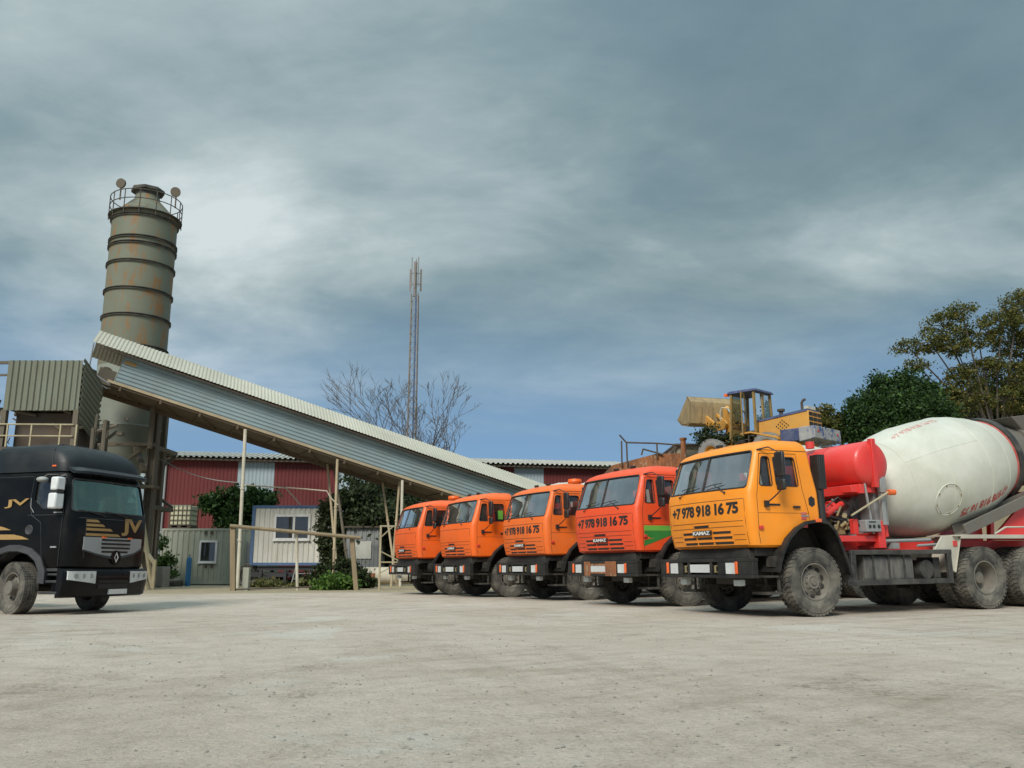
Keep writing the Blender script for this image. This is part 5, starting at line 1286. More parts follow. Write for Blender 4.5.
# ------------------------------------------------------------------ loader on its ramp, rusty shed
def emb_z(x, y):
    a = sstep((x-7.2)/2.2)*sstep((y-31.5)/2.5)
    return a*5.25
def embankment():
    m = MB(); xs = [5+i*1.0 for i in range(0, 46)]; ys = [29+j*.9 for j in range(0, 46)]
    vs = [(x, y, emb_z(x, y)+.18*noise.noise(Vector((x*.5, y*.5, 0)))*(1 if emb_z(x, y) > .1 else 0)-.12) for y in ys for x in xs]; n = len(xs)
    m.add(vs, [(j*n+i, j*n+i+1, (j+1)*n+i+1, (j+1)*n+i) for j in range(len(ys)-1) for i in range(n-1)])
    m.build('earth_ramp', M['earth'], sharp=180, kind='structure', label='raised earth ramp behind the trucks that carries the loader')
embankment()
def loader():
    psi = R(133); fw = Vector((math.cos(psi), math.sin(psi), 0)); lf = Vector((-math.sin(psi), math.cos(psi), 0))
    pw = at(766, 447, 38.3); o = pw+fw*1.4-lf*1.15; z0 = emb_z(o.x, o.y)-.05; rz = .68
    z0 = pw.z-rz
    t = empty('wheel_loader', (o.x, o.y, z0), psi, label='yellow wheel loader with raised dusty bucket and blue rear ballast, parked on the ramp', category='wheel loader')
    # wheels
    tm = tyre_mb(.68, .5, 'block', 22, .34); first = None
    for x, y in ((-1.4, .95), (-1.4, -.95), (1.5, .95), (1.5, -.95)):
        w = empty('wheel', (x, y, rz), 0 if y > 0 else PI, parent=t)
        if first is None:
            a = tm.build('tyre', M['rubbergrey'], w, sharp=25); m = MB(); rim_front(m, .34, .22); b = m.build('rim', M['loader'], w); first = (a, b)
        else:
            for q in first: c = q.copy(); COL.objects.link(c); c.parent = w
    m = MB(); m.box((-3.0, -.55, .65), (.25, .55, 1.15)); m.box((.35, -.45, .6), (2.0, .45, 1.05)); m.box((.1, -.2, .6), (.5, .2, 1.3))
    m.tube([(-1.4, -.9, .68), (-1.4, .9, .68)], .14, 8); m.tube([(1.5, -.9, .68), (1.5, .9, .68)], .14, 8); m.build('chassis', M['loader'], t, bevel=.02)
    # fenders over the rear wheels
    for s in (-1, 1):
        m = MB(); m.prism([(-2.05, .95), (-2.0, 1.1), (-.7, 1.45), (-.2, 1.42), (-.2, 1.36), (-.7, 1.38), (-1.95, 1.02)], s*.7, s*1.22, 'xz'); m.build('fender', M['loader'], t)
        m = MB(); m.box((-.55, s*.75, .75), (-.15, s*1.2, .79)); m.box((-.55, s*.75, 1.1), (-.1, s*1.15, 1.14)); m.box((-.57, s*1.1, .75), (-.53, s*1.14, 1.4)); m.build('step', M['darksteel'], t)
    # hood
    m = MB(); m.hexa([(-3.2, -.62, 1.2), (-.75, -.62, 1.2), (-.75, .62, 1.2), (-3.2, .62, 1.2), (-3.2, -.56, 2.18), (-.75, -.56, 1.98), (-.75, .56, 1.98), (-3.2, .56, 2.18)]); hd = m.build('engine_hood', M['loader'], t, bevel=.03)
    m = MB(); m.hexa([(-3.15, -.6, 2.14), (-.76, -.6, 1.93), (-.76, .6, 1.93), (-3.15, .6, 2.14), (-3.15, -.57, 2.26), (-.76, -.57, 2.05), (-.76, .57, 2.05), (-3.15, .57, 2.26)]); m.build('hood_top', M['loaderblue'], hd, bevel=.015)
    m = MB()
    for zz in (1.30, 1.52, 1.74, 1.96): m.box((-3.215, -.52, zz), (-3.17, -.21, zz+.15)); m.box((-3.215, -.16, zz), (-3.17, .16, zz+.15)); m.box((-3.215, .21, zz), (-3.17, .52, zz+.15))
    m.build('rear_grille', M['dark'], hd)
    m = MB()
    for i in range(4):
        for j in range(4):
            cx = -1.95+(i-j)*.095; cz = 1.62+(i+j-3)*.085; s = .04
            m.add([(cx-s, .613-.0*cz, cz), (cx, .613, cz-s), (cx+s, .613, cz), (cx, .613, cz+s)], [(0, 1, 2, 3)])
    m.build('side_vent', M['dark'], hd)
    m = MB(); m.tube([(-2.7, .15, 2.2), (-2.7, .15, 2.62), (-2.78, .15, 2.72), (-2.88, .15, 2.74)], .06, 8); m.build('exhaust', M['darksteel'], hd)
    m = MB(); m.tube([(-1.7, .2, 2.05), (-1.7, .2, 2.35)], .09, 10); m.lathe([(2.33, .09), (2.35, .17), (2.45, .17), (2.48, .001)], o=(-1.7, .2, 0), n=14); m.build('air_filter', M['darksteel'], hd)
    m = MB(); m.box((-3.1, -.3, 2.2), (-2.9, .35, 2.4)); m.build('hood_box', M['offwhite'], hd, bevel=.01)
    # ballast
    m = MB(); m.hexa([(-3.75, -1.15, .85), (-3.0, -1.15, .75), (-3.0, 1.15, .75), (-3.75, 1.15, .85), (-3.75, -1.15, 1.38), (-3.0, -1.15, 1.38), (-3.0, 1.15, 1.38), (-3.75, 1.15, 1.38)]); m.build('rear_ballast', M['loaderchip'], t, bevel=.03)
    for s in (1, -1): m = MB(); m.box((-2.99, s*.66, .80), (-2.1, s*1.12, 1.36)); m.build('side_tank', M['loaderblue'], t, bevel=.03)
    for s in (1, -1): m = MB(); m.lathe([(0, .001), (0, .06), (.02, .065), (.03, .001)], o=(-3.74, s*.85, 1.15), ax=(-1, 0, 0), n=14); m.build('tail_lamp', M['redlens'], t)
    # cab
    c = empty('cab', (0, 0, 0), parent=t)
    m = MB()
    x0, x1, y0, z0_, z1_ = -.70, .62, .74, 1.25, 3.38
    for x, xt in ((x0, x0+.05), (x1, x1-.1)):
        for s in (1, -1): m.hexa([(x-.05, s*y0-.05, z0_), (x+.05, s*y0-.05, z0_), (x+.05, s*y0+.05, z0_), (x-.05, s*y0+.05, z0_), (xt-.05, s*(y0-.06)-.05, z1_), (xt+.05, s*(y0-.06)-.05, z1_), (xt+.05, s*(y0-.06)+.05, z1_), (xt-.05, s*(y0-.06)+.05, z1_)])
    m.box((x0, -y0, z0_-.1), (x1, y0, z0_)); m.box((x0-.02, -y0+.05, z0_), (x0+.04, y0-.05, 1.95)); m.box((x1-.06, -y0+.05, z0_), (x1, y0-.05, 1.75)); m.box((x0, -y0-.02, z0_), (x0+.45, -y0+.04, 2.0))
    m.box((x0-.02, -.05, 1.95), (x0+.03, .05, 3.35))
    m.build('cab_frame', M['darkyellow'], c)
    m = MB(); m.hexa([(x0-.12, -y0-.06, z1_), (x1+.12, -y0-.06, z1_), (x1+.12, y0+.06, z1_), (x0-.12, y0+.06, z1_), (x0-.06, -y0, z1_+.12), (x1+.02, -y0, z1_+.14), (x1+.02, y0, z1_+.14), (x0-.06, y0, z1_+.12)]); m.build('cab_roof', M['loaderblue'], c, bevel=.02)
    # door swung open on the near side
    m = MB(); dx = Vector((-.22, .62, 0)); p0 = Vector((x0+.5, y0+.03, z0_)); h_ = 2.05
    def dq(u, z): return p0+dx*u+Vector((0, 0, z))
    for u0, u1, z0q, z1q in ((0, .09, 0, h_), (.91, 1, 0, h_), (.09, .91, 0, .62), (.09, .91, h_-.08, h_), (.09, .91, 1.15, 1.19)):
        a, b = dq(u0, z0q), dq(u1, z0q); nn = Vector((dx.y, -dx.x, 0)).normalized()*.025
        m.hexa([a-nn, b-nn, b+nn, a+nn, a-nn+Vector((0, 0, z1q-z0q)), b-nn+Vector((0, 0, z1q-z0q)), b+nn+Vector((0, 0, z1q-z0q)), a+nn+Vector((0, 0, z1q-z0q))])
    m.build('door', M['darkyellow'], c)
    m = MB(); m.add([dq(.09, .62), dq(.91, .62), dq(.91, h_-.08), dq(.09, h_-.08)], [(0, 1, 2, 3)]); m.build('door_glass', M['glass'], c)
    m = MB(); m.add([(x0, -y0+.05, 1.97), (x0, -.05, 1.97), (x0+.05, -.05, 3.35), (x0+.05, -y0+.1, 3.35)], [(0, 1, 2, 3)]); m.add([(x0, .05, 1.97), (x0, y0-.05, 1.97), (x0+.05, y0-.1, 3.35), (x0+.05, .05, 3.35)], [(0, 1, 2, 3)]); m.add([(x1, -y0+.05, 1.77), (x1, y0-.05, 1.77), (x1-.1, y0-.1, 3.35), (x1-.1, -y0+.1, 3.35)], [(0, 1, 2, 3)]); m.build('cab_glass', M['glass'], c)
    m = MB(); m.box((-.35, -.25, 1.3), (.05, .25, 1.65)); m.box((-.42, -.25, 1.6), (-.3, .25, 2.25)); m.box((.2, -.2, 1.25), (.4, .2, 1.95)); m.build('seat', M['interior'], c, bevel=.03)
    m = MB(); m.tube([(x1+.1, y0, 2.75), (x1+.35, y0+.1, 2.8), (x1+.45, y0+.1, 2.6), (x1+.45, y0+.1, 2.2)], .03, 6); m.build('grab_rail', M['offwhite'], c)
    m = MB(); m.box((x1+.05, y0-.1, 3.3), (x1+.2, y0+.1, 3.42)); m.build('work_lamp', M['amberlens'], c)
    AT = Matrix.Translation((.35, 0, 0)) @ Matrix.Rotation(R(-27), 4, 'Z') @ Matrix.Translation((.65, 0, 2.0)) @ Matrix.Rotation(R(-13), 4, 'Y') @ Matrix.Translation((-1.0, 0, -2.0))
    _MB = MB
    def FM(): q = _MB(); q.T = AT; return q
    # front tower, arms, link, cylinders, bucket
    m = FM()
    for s in (1, -1): m.prism([(.75, 1.0), (1.5, 1.0), (1.25, 2.15), (1.05, 2.3), (.85, 2.15)], s*.30, s*.40, 'xz')
    m.box((.8, -.35, .9), (1.6, .35, 1.15)); m.build('arm_tower', M['loader'], t, bevel=.015)
    m = FM()
    for s in (1, -1): m.prism([(.95, 2.15), (1.1, 1.85), (2.1, 1.65), (2.9, 1.95), (3.15, 2.2), (3.05, 2.42), (2.7, 2.3), (2.1, 2.1), (1.15, 2.3)], s*.50, s*.62, 'xz')
    m.tube([(2.1, -.55, 1.9), (2.1, .55, 1.9)], .11, 10); m.build('lift_arm', M['loader'], t, bevel=.015)
    m = FM(); m.prism([(1.9, 2.0), (2.1, 1.95), (2.3, 2.8), (2.1, 2.95), (1.95, 2.85)], -.08, .08, 'xz'); m.bar((2.15, 0, 2.15), (3.1, 0, 2.5), .1, .12); m.build('tilt_link', M['loader'], t)
    for y in (.75, -.75): m = FM(); m.tube([(.9, y*.6, 1.1), (1.7, y*.62, 1.5)], .09, 8); m.build('lift_cylinder', M['loader'], t); m = FM(); m.tube([(1.7, y*.62, 1.5), (2.4, y*.66, 1.85)], .045, 8); m.build('cylinder_rod', M['chrome'], t)
    m = FM(); m.tube([(1.0, 0, 2.2), (1.5, 0, 2.5)], .1, 8); m.build('tilt_cylinder', M['loader'], t); m = FM(); m.tube([(1.5, 0, 2.5), (2.1, 0, 2.88)], .05, 8); m.build('cylinder_rod', M['chrome'], t)
    BP = [(2.95, 2.0), (2.98, 2.85), (3.05, 3.05), (3.45, 3.28), (3.5, 3.24), (3.14, 3.0), (3.06, 2.8), (3.08, 2.1), (3.3, 1.92), (3.8, 1.9), (4.35, 2.08), (4.38, 2.03), (3.85, 1.8), (3.25, 1.8)]
    m = FM(); m.prism(BP, -1.45, 1.45, 'xz')
    for s in (1, -1): m.prism([(2.96, 2.0), (3.0, 2.85), (3.07, 3.05), (3.45, 3.26), (4.33, 2.07), (3.85, 1.82), (3.25, 1.82)], s*1.45, s*1.40, 'xz')
    for y in (-.9, -.3, .3, .9): m.bar((2.93, y, 2.05), (2.96, y, 2.85), .07, .06)
    m.build('bucket', M['loaderdust'], t)
    m = FM(); m.prism([(3.35, 3.28), (3.52, 3.2), (3.6, 3.26), (3.45, 3.36)], -1.38, 1.38, 'xz') if False else m.bar((3.47, -1.47, 3.26), (3.47, 1.47, 3.26), .1, .05); m.build('bucket_lip', M['steel'], t)
loader()
def rusty_shed():
    Y = 45; x0, x1, x2, x3 = at(617, 466, Y).x, at(660, 445, Y).x, at(679, 445, Y).x, at(735, 445, Y).x; zl, zh = zat(611, 467, Y), zat(665, 452, Y)
    t = empty('rusty_shed', (x0, Y, 0), label='shed with a rusty sloping sheet roof and a block wall, between red hall and loader', category='shed')
    zc = zat(660, 455, Y); zt = zat(690, 443.5, Y)
    m = MB(); m.prism([(0, 0), (x2-x0, 0), (x2-x0, zc-.7), (x1-x0, zc-.7), (0, zl-.6)], 0, 4, 'xz'); m.build('wall', M['block'], t)
    m = MB(); m.prism([(-.3, zl-.55), (x1-x0-.3, zc-.65), (x2-x0, zc-.65), (x2-x0, zc+.05), (x1-x0-.3, zc+.02), (-.3, zl+.05)], -.3, 4.2, 'xz'); m.build('roof', M['rust'], t)
    m = MB(); m.box((x2-x0-.15, .2, 0), (x3-x0+2, 4.5, zt-.1)); w = m.build('block_wall', M['block'], t)
    m = MB(); m.box((x2-x0-.2, .0, zt-.1), (x3-x0+2.1, 4.7, zt)); m.bar((x2-x0-.75, .1, zt-1.2), (x2-x0-.1, .1, zt-.02), .15, .12, (0, 1, 0)); m.build('roof_edge', M['darksteel'], w)
    px = at(683.5, 450, Y-.6).x-x0; m = MB(); m.tube([(px, -.6, zt-2.2), (px, -.6, zat(683, 438.5, Y-.6))], .14, 12); zz = zat(683, 438, Y-.6); m.tube([(px, -.6, zz-.1), (px, -.6, zz)], .19, 12); m.build('chimney_pipe', M['rust'], t)
    # pipe railing standing on the roof edge
    def w_(px_, py_): q = at(px_, py_, Y-.4); return (q.x-x0, -.4, q.z)
    m = MB()
    for a, b in (((622, 466), (621.5, 441)), ((627.5, 466), (626.5, 442.5)), ((657.5, 458), (656.8, 443)), ((619.5, 435), (626.3, 442.5)), ((626.3, 442.5), (657, 443.3)), ((657, 443.3), (678, 445)), ((643, 449), (641.5, 455)), ((643, 449), (663, 454.5))): m.tube([w_(*a), w_(*b)], .045, 6)
    m.build('roof_railing', M['darksteel'], t)
rusty_shed()
def mast():
    X, Y = -12.75, 110; zt = zat(415, 262, Y)
    t = empty('radio_mast', (X, Y, 0), label='slender lattice radio mast rising behind the conveyor gallery', category='radio mast')
    m = MB(); hw = .52
    for sx in (-1, 1):
        for sy in (-1, 1): m.tube([(sx*hw*1.15, sy*hw*1.15, 0), (sx*hw*.85, sy*hw*.85, zt-4.5)], .07, 5)
    z = 0; k = 0
    while z < zt-5:
        f = 1.15-.3*z/zt; a = hw*f
        for p, q in (((-a, -a), (a, -a)), ((a, -a), (a, a)), ((a, a), (-a, a)), ((-a, a), (-a, -a))):
            m.bar((*p, z), (*q, z), .05); m.bar((*p, z), (*q, z+1.1), .045) if k % 2 else m.bar((*q, z), (*p, z+1.1), .045)
        z += 1.1; k += 1
    m.tube([(0, 0, zt-4.8), (0, 0, zt)], .22, 8); m.build('lattice', M['mast'], t)
    m = MB(); m.tube([(.2, -.4, 0), (.2, -.4, zt-5)], .12, 6); m.build('cable_run', M['mastblue'], t)
    m = MB()
    for k in range(3):
        a = 2*PI*k/3+.5; c = (math.cos(a)*.9, math.sin(a)*.9); m.box((c[0]*.9-.11, c[1]*.9-.09, zt-3.9), (c[0]*.9+.11, c[1]*.9+.09, zt-.9)); m.bar((0, 0, zt-3), (*c, zt-3), .08); m.bar((0, 0, zt-1.5), (*c, zt-1.5), .08)
    for k in range(3): 
        a = 2*PI*k/3+1.5; m.tube([(math.cos(a)*.5, math.sin(a)*.5, zt-3.5), (math.cos(a)*.5, math.sin(a)*.5, zt+.6)], .06, 5)
    m.build('antenna', M['mast'], t)
mast()
# ------------------------------------------------------------------ vegetation
def leaf_mesh(name, P, size, mat, parent=None, aspect=1.6, droop=.0, **tg):
    """P: (n,3) leaf centres; each leaf a small bent quad pair"""
    n = len(P); P = np.asarray(P)
    d = rng.normal(size=(n, 3)); d[:, 2] -= droop; d /= np.linalg.norm(d, axis=1)[:, None]
    u = rng.normal(size=(n, 3)); u -= d*(u*d).sum(1)[:, None]; u /= np.linalg.norm(u, axis=1)[:, None]
    s = size*rng.uniform(.6, 1.35, (n, 1)); a = d*s*aspect*.5; b = u*s*.5
    w = np.cross(d, u)*s*.18
    V = np.stack([P-a, P+b*.9-w, P+a, P-b*.9-w], 1).reshape(-1, 3)
    me = bpy.data.meshes.new(name); me.vertices.add(4*n); me.vertices.foreach_set('co', V.astype(np.float32).ravel())
    me.loops.add(4*n); me.loops.foreach_set('vertex_index', np.arange(4*n, dtype=np.int32))
    me.polygons.add(n); me.polygons.foreach_set('loop_start', np.arange(0, 4*n, 4, dtype=np.int32))
    try: me.polygons.foreach_set('loop_total', np.full(n, 4, dtype=np.int32))
    except Exception: pass
    me.update(calc_edges=True); me.materials.append(mat)
    o = bpy.data.objects.new(name, me); COL.objects.link(o)
    if parent: o.parent = parent
    if tg: tag(o, **tg)
    return o
def tree(base, lobes, trunk_r, leaf, nleaf, mat, label, bark='bark', group=None, name='tree', clump=.55, cat='tree', split=4, per=60, fill=.6, trunk_top=None, branches=True):
    """lobes: (x,y,z,rx,ry,rz) ellipsoids relative to base; twigs end in leaf clumps inside them"""
    t = empty(name, base, label=label, category=cat, group=group)
    tr = MB(); allP = []
    vol = [l[3]*l[4]*l[5] for l in lobes]; tot = sum(vol)
    cz = min(l[2]-l[5] for l in lobes); tt = trunk_top or cz+.3*(max(l[2] for l in lobes)-cz)
    tt = max(.4, tt); top = Vector((.04*tt, .03*tt, tt))
    mid = Vector((.06*tt, -.02*tt, tt*.55)); tr.tube([(0, 0, -.3), (0, 0, tt*.2), mid, top], [trunk_r*1.25, trunk_r, trunk_r*.85, trunk_r*.7], 8)
    for l, v in zip(lobes, vol):
        c = Vector(l[:3]); nl = int(nleaf*v**.67/sum(q**.67 for q in vol)); nc = max(3, nl//per)
        if branches:
            j = (top+c)/2+Vector((random.uniform(-.3, .3), random.uniform(-.3, .3), random.uniform(-.2, .3)))*l[3]*.5
            tr.tube([mid.lerp(top, random.uniform(.3, 1)), j, c], [trunk_r*.5, trunk_r*.35, trunk_r*.18], 6)
        pts = rng.normal(size=(nc, 3)); pts /= np.linalg.norm(pts, axis=1)[:, None]; rad = rng.uniform(fill*.6, 1., nc)**.7; pts *= rad[:, None]
        C = np.array([l[0], l[1], l[2]])+pts*np.array(l[3:6])
        if branches:
            for q in C[::3]:
                tr.tube([c.lerp(Vector(q), .1), c.lerp(Vector(q), .6)+Vector((0, 0, .1*l[5])), q], [trunk_r*.14, trunk_r*.09, .008], 4, False)
        cs = clump*rng.uniform(.6, 1.4, (nc, 1))
        P = (C[:, None, :]+rng.normal(size=(nc, per, 3))*cs[:, None]*np.array([1, 1, .6])*.5).reshape(-1, 3); allP.append(P)
    tr.build('trunk', M[bark], t, sharp=60)
    leaf_mesh('crown', np.concatenate(allP), leaf, LF[mat], t)
    return t
def rel(base, px, py, Y, rx, rz, ry=None): 
    p = at(px, py, Y); return (p.x-base[0], Y-base[1], p.z-base[2], rx, ry or rx, rz)
# right-hand trees
b = (20.0, 43.0, 4.5)
tree(b, [rel(b, 886, 394, 43, .8, .65), rel(b, 902, 388, 42.5, .7, .6), rel(b, 868, 404, 43, .75, .6), rel(b, 874, 418, 42, 1.0, .9), rel(b, 920, 398, 43, .9, .7), rel(b, 897, 412, 42, 1.3, 1.2), rel(b, 860, 430, 43, .7, .6), rel(b, 925, 420, 42.5, 1.4, 1.1), rel(b, 892, 436, 42, 1.7, .9), rel(b, 904, 379, 42.5, .45, .4), rel(b, 880, 383, 42.5, .4, .4), rel(b, 856, 410, 42.5, .45, .4), rel(b, 925, 388, 43, .4, .35)], .2, .11, 38000, 'deep', 'dense dark green tree behind the white drum', clump=.52, fill=.8, per=36)
b = (26.2, 47.0, 4.3)
tree(b, [rel(b, 908, 347, 46, .8, .35), rel(b, 930, 342, 46, 1.0, .6), rel(b, 918, 366, 45.5, .7, .4), rel(b, 942, 325, 46, .9, .7), rel(b, 962, 312, 46, .9, .5), rel(b, 955, 345, 46, 1.1, .7), rel(b, 978, 335, 47, 1.2, .8), rel(b, 1002, 322, 47, 1.2, .8), rel(b, 1018, 303, 47, .9, .7), rel(b, 1018, 345, 48, 1.4, 1.0), rel(b, 985, 370, 47, 1.3, .8), rel(b, 960, 375, 46, .9, .5),
          rel(b, 1025, 380, 47, 1.8, 1.1), rel(b, 962, 395, 46, 1.3, .9), rel(b, 945, 408, 45.5, .9, .7), rel(b, 1005, 400, 47, 1.8, .8), rel(b, 1045, 320, 48, 2.2, 1.8), rel(b, 1050, 370, 48, 2.2, 1.8), rel(b, 940, 395, 46, 1.0, .6)], .15, .09, 44000, 'olive', 'tall olive-brown tree with open spreading branches at the right edge', bark='greybark', clump=.34, per=40, fill=.6, trunk_top=3.0)
b = (30.5, 54.0, 3.0)
tree(b, [rel(b, 1000, 405, 54, 3, 1.6), rel(b, 960, 412, 54, 3, 1.2), rel(b, 1040, 395, 54, 3, 2)], .3, .2, 12000, 'dark', 'dark low tree behind the tall olive-brown one', clump=.7)
b = (15.6, 44.0, 4.6)
tree(b, [rel(b, 826, 420, 44, .6, .8), rel(b, 838, 426, 44, .8, .7), rel(b, 815, 415, 44, .4, .5), rel(b, 845, 432, 44, .9, .6)], .08, .11, 4200, 'olive', 'sparse brownish young tree right behind the loader', clump=.3, per=30, fill=.5)
b = (9.2, 41.5, 4.9)
tree(b, [rel(b, 712, 432, 41, .3, .4), rel(b, 704, 438, 41, .4, .4), rel(b, 722, 440, 41, .5, .35), rel(b, 742, 440, 39.5, .4, .2)], .05, .09, 2400, 'dark', 'dark shrub under the loader bucket arm', name='shrub', cat='shrub', clump=.28, per=30)
b = (5.6, 48, 5.2)
tree((at(569, 470, 50).x, 50, 4.6), [(0, 0, 1.2, .7, .7, .7), (.5, 0, .9, .6, .6, .5)], .05, .12, 1200, 'olive', 'small bush at the red hall wall above the third truck', name='shrub', cat='shrub', clump=.3, per=30) if False else None
# dark trees under the gallery
for (px, Y, top, wd, mt, lb) in ((356, 46, 478, 1.7, 'dark', 'leafy tree with a pale bare limb, behind the yellow gallery posts'), (385, 49, 470, 2.6, 'dark', 'dark tree under the gallery, left of the farthest truck cab'), (425, 50, 480, 2.6, 'dark', 'dark tree under the gallery, behind the farthest truck cab')):
    p = at(px, 560, Y); b = (p.x, Y, 0); zt = zat(px, top, Y)
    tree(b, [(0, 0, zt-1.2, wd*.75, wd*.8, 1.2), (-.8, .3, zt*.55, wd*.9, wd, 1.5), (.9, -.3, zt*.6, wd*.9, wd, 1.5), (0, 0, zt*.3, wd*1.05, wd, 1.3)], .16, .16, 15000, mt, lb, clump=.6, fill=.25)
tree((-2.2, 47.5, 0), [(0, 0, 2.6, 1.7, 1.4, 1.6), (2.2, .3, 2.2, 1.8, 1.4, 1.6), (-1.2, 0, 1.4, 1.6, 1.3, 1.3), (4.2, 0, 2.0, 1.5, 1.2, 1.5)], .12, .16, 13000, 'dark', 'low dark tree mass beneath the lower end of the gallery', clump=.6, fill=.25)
b = (at(225, 560, 45.5).x, 45.6, 0)
tree(b, [rel(b, 222, 505, 45.5, 1.0, .7), rel(b, 240, 502, 45.5, 1.0, .7), rel(b, 262, 497, 45.5, .9, .6), rel(b, 232, 516, 45.5, .8, .7), rel(b, 250, 512, 45.5, 1.0, .8), rel(b, 210, 500, 45.5, .5, .4)], .1, .15, 9000, 'deep', 'green tree in front of the red hall, between container and cabin', clump=.4, fill=.4)
b = (-8.0, 37.7, 0)
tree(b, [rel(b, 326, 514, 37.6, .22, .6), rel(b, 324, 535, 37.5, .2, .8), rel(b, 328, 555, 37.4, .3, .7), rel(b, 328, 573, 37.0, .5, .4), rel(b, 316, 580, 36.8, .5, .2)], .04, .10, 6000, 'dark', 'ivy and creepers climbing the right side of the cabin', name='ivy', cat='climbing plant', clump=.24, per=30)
for px, py, Y, w, h, n, mt, lb in ((334, 589, 32.8, .42, .6, 2000, 'bush', 'bright green bush at the foot of the yellow gallery posts'), (322, 590, 32.6, .35, .45, 1100, 'bush', 'small bright green bush left of the biggest one'), (346, 588, 33.4, .35, .5, 1100, 'bush', 'small bright green bush beside the leaning timber post'),
        (358, 580, 35.5, .55, .8, 2000, 'dark', 'low dark bush behind the leaning timber post'), (345, 574, 36, .6, 1.3, 2600, 'dark', 'tall dark bush behind the pipe barrier'), (154, 545, 40, .9, 2.4, 3400, 'mid', 'green shrub between silo leg and container'), (268, 583, 37.2, .6, .35, 900, 'dry', 'dry weeds under the trailer frame'), (305, 582, 36.5, .6, .4, 900, 'dry', 'dry weeds by the cabin ladder'), (290, 572, 38.8, .8, .5, 1500, 'dark', 'dark growth beneath the cabin')):
    p = at(px, py, Y); b = (p.x, Y, gz(p.x, Y)-.03)
    tree(b, [(0, 0, h*.55, w, w*.9, h*.45), (-w*.5, 0, h*.35, w*.7, w*.7, h*.35), (w*.55, .05, h*.3, w*.7, w*.7, h*.3)], .025, .10, n, mt, lb, name='bush', cat='bush', clump=.2, per=25, group=None)
# bare trees behind the gallery
def bare_tree(base, h, sp, lb, seed, r0=.16):
    r_ = random.Random(seed); m = MB(); cnt = [0]
    def grow(p, d, ln, r, lv):
        q = p+d*ln*.5+Vector((r_.uniform(-1, 1), r_.uniform(-1, 1), 0))*ln*.06; e = q+(d+Vector((r_.uniform(-.25, .25), r_.uniform(-.25, .25), .12)))*ln*.5
        m.tube([p, q, e], [r, r*.85, r*.68], 6 if lv < 2 else 4, False); cnt[0] += 1
        if lv >= 7 or cnt[0] > 1500: return
        for k in range(3 if lv in (1, 2, 4) else 2):
            nd = (d+Vector((r_.uniform(-1, 1)*sp, r_.uniform(-1, 1)*sp, r_.uniform(-.15, .35)))).normalized(); grow(e, nd, ln*r_.uniform(.60, .84), max(.011, r*.60), lv+1)
    grow(Vector((0, 0, 0)), Vector((0, 0, 1)), h*.30, r0, 0)
    o = m.build('bare_tree', M['greybark'], sharp=80, label=lb, category='tree', group='bare trees behind the gallery'); o.location = base
    return o
for px, Y, top, sp, sd, lb in ((418, 58, 386, .62, 4, 'tallest leafless tree, in front of the radio mast'), (385, 60, 400, .6, 9, 'leafless tree left of the radio mast'), (462, 60, 404, .7, 21, 'wide leafless tree right of the radio mast')):
    p = at(px, 570, Y); bare_tree((p.x, Y, -.1), zat(px, top, Y)*.98, sp, lb, sd)
# distant tree line so that no bare horizon shows between buildings
tree((-34, 62, 0), [(0, 0, 3, 4, 2, 3), (5, 0, 2.6, 4, 2, 2.6), (10, 1, 3, 4, 2, 3)], .2, .3, 6000, 'dark', 'low dark tree beyond the left end of the red hall', clump=1.0)

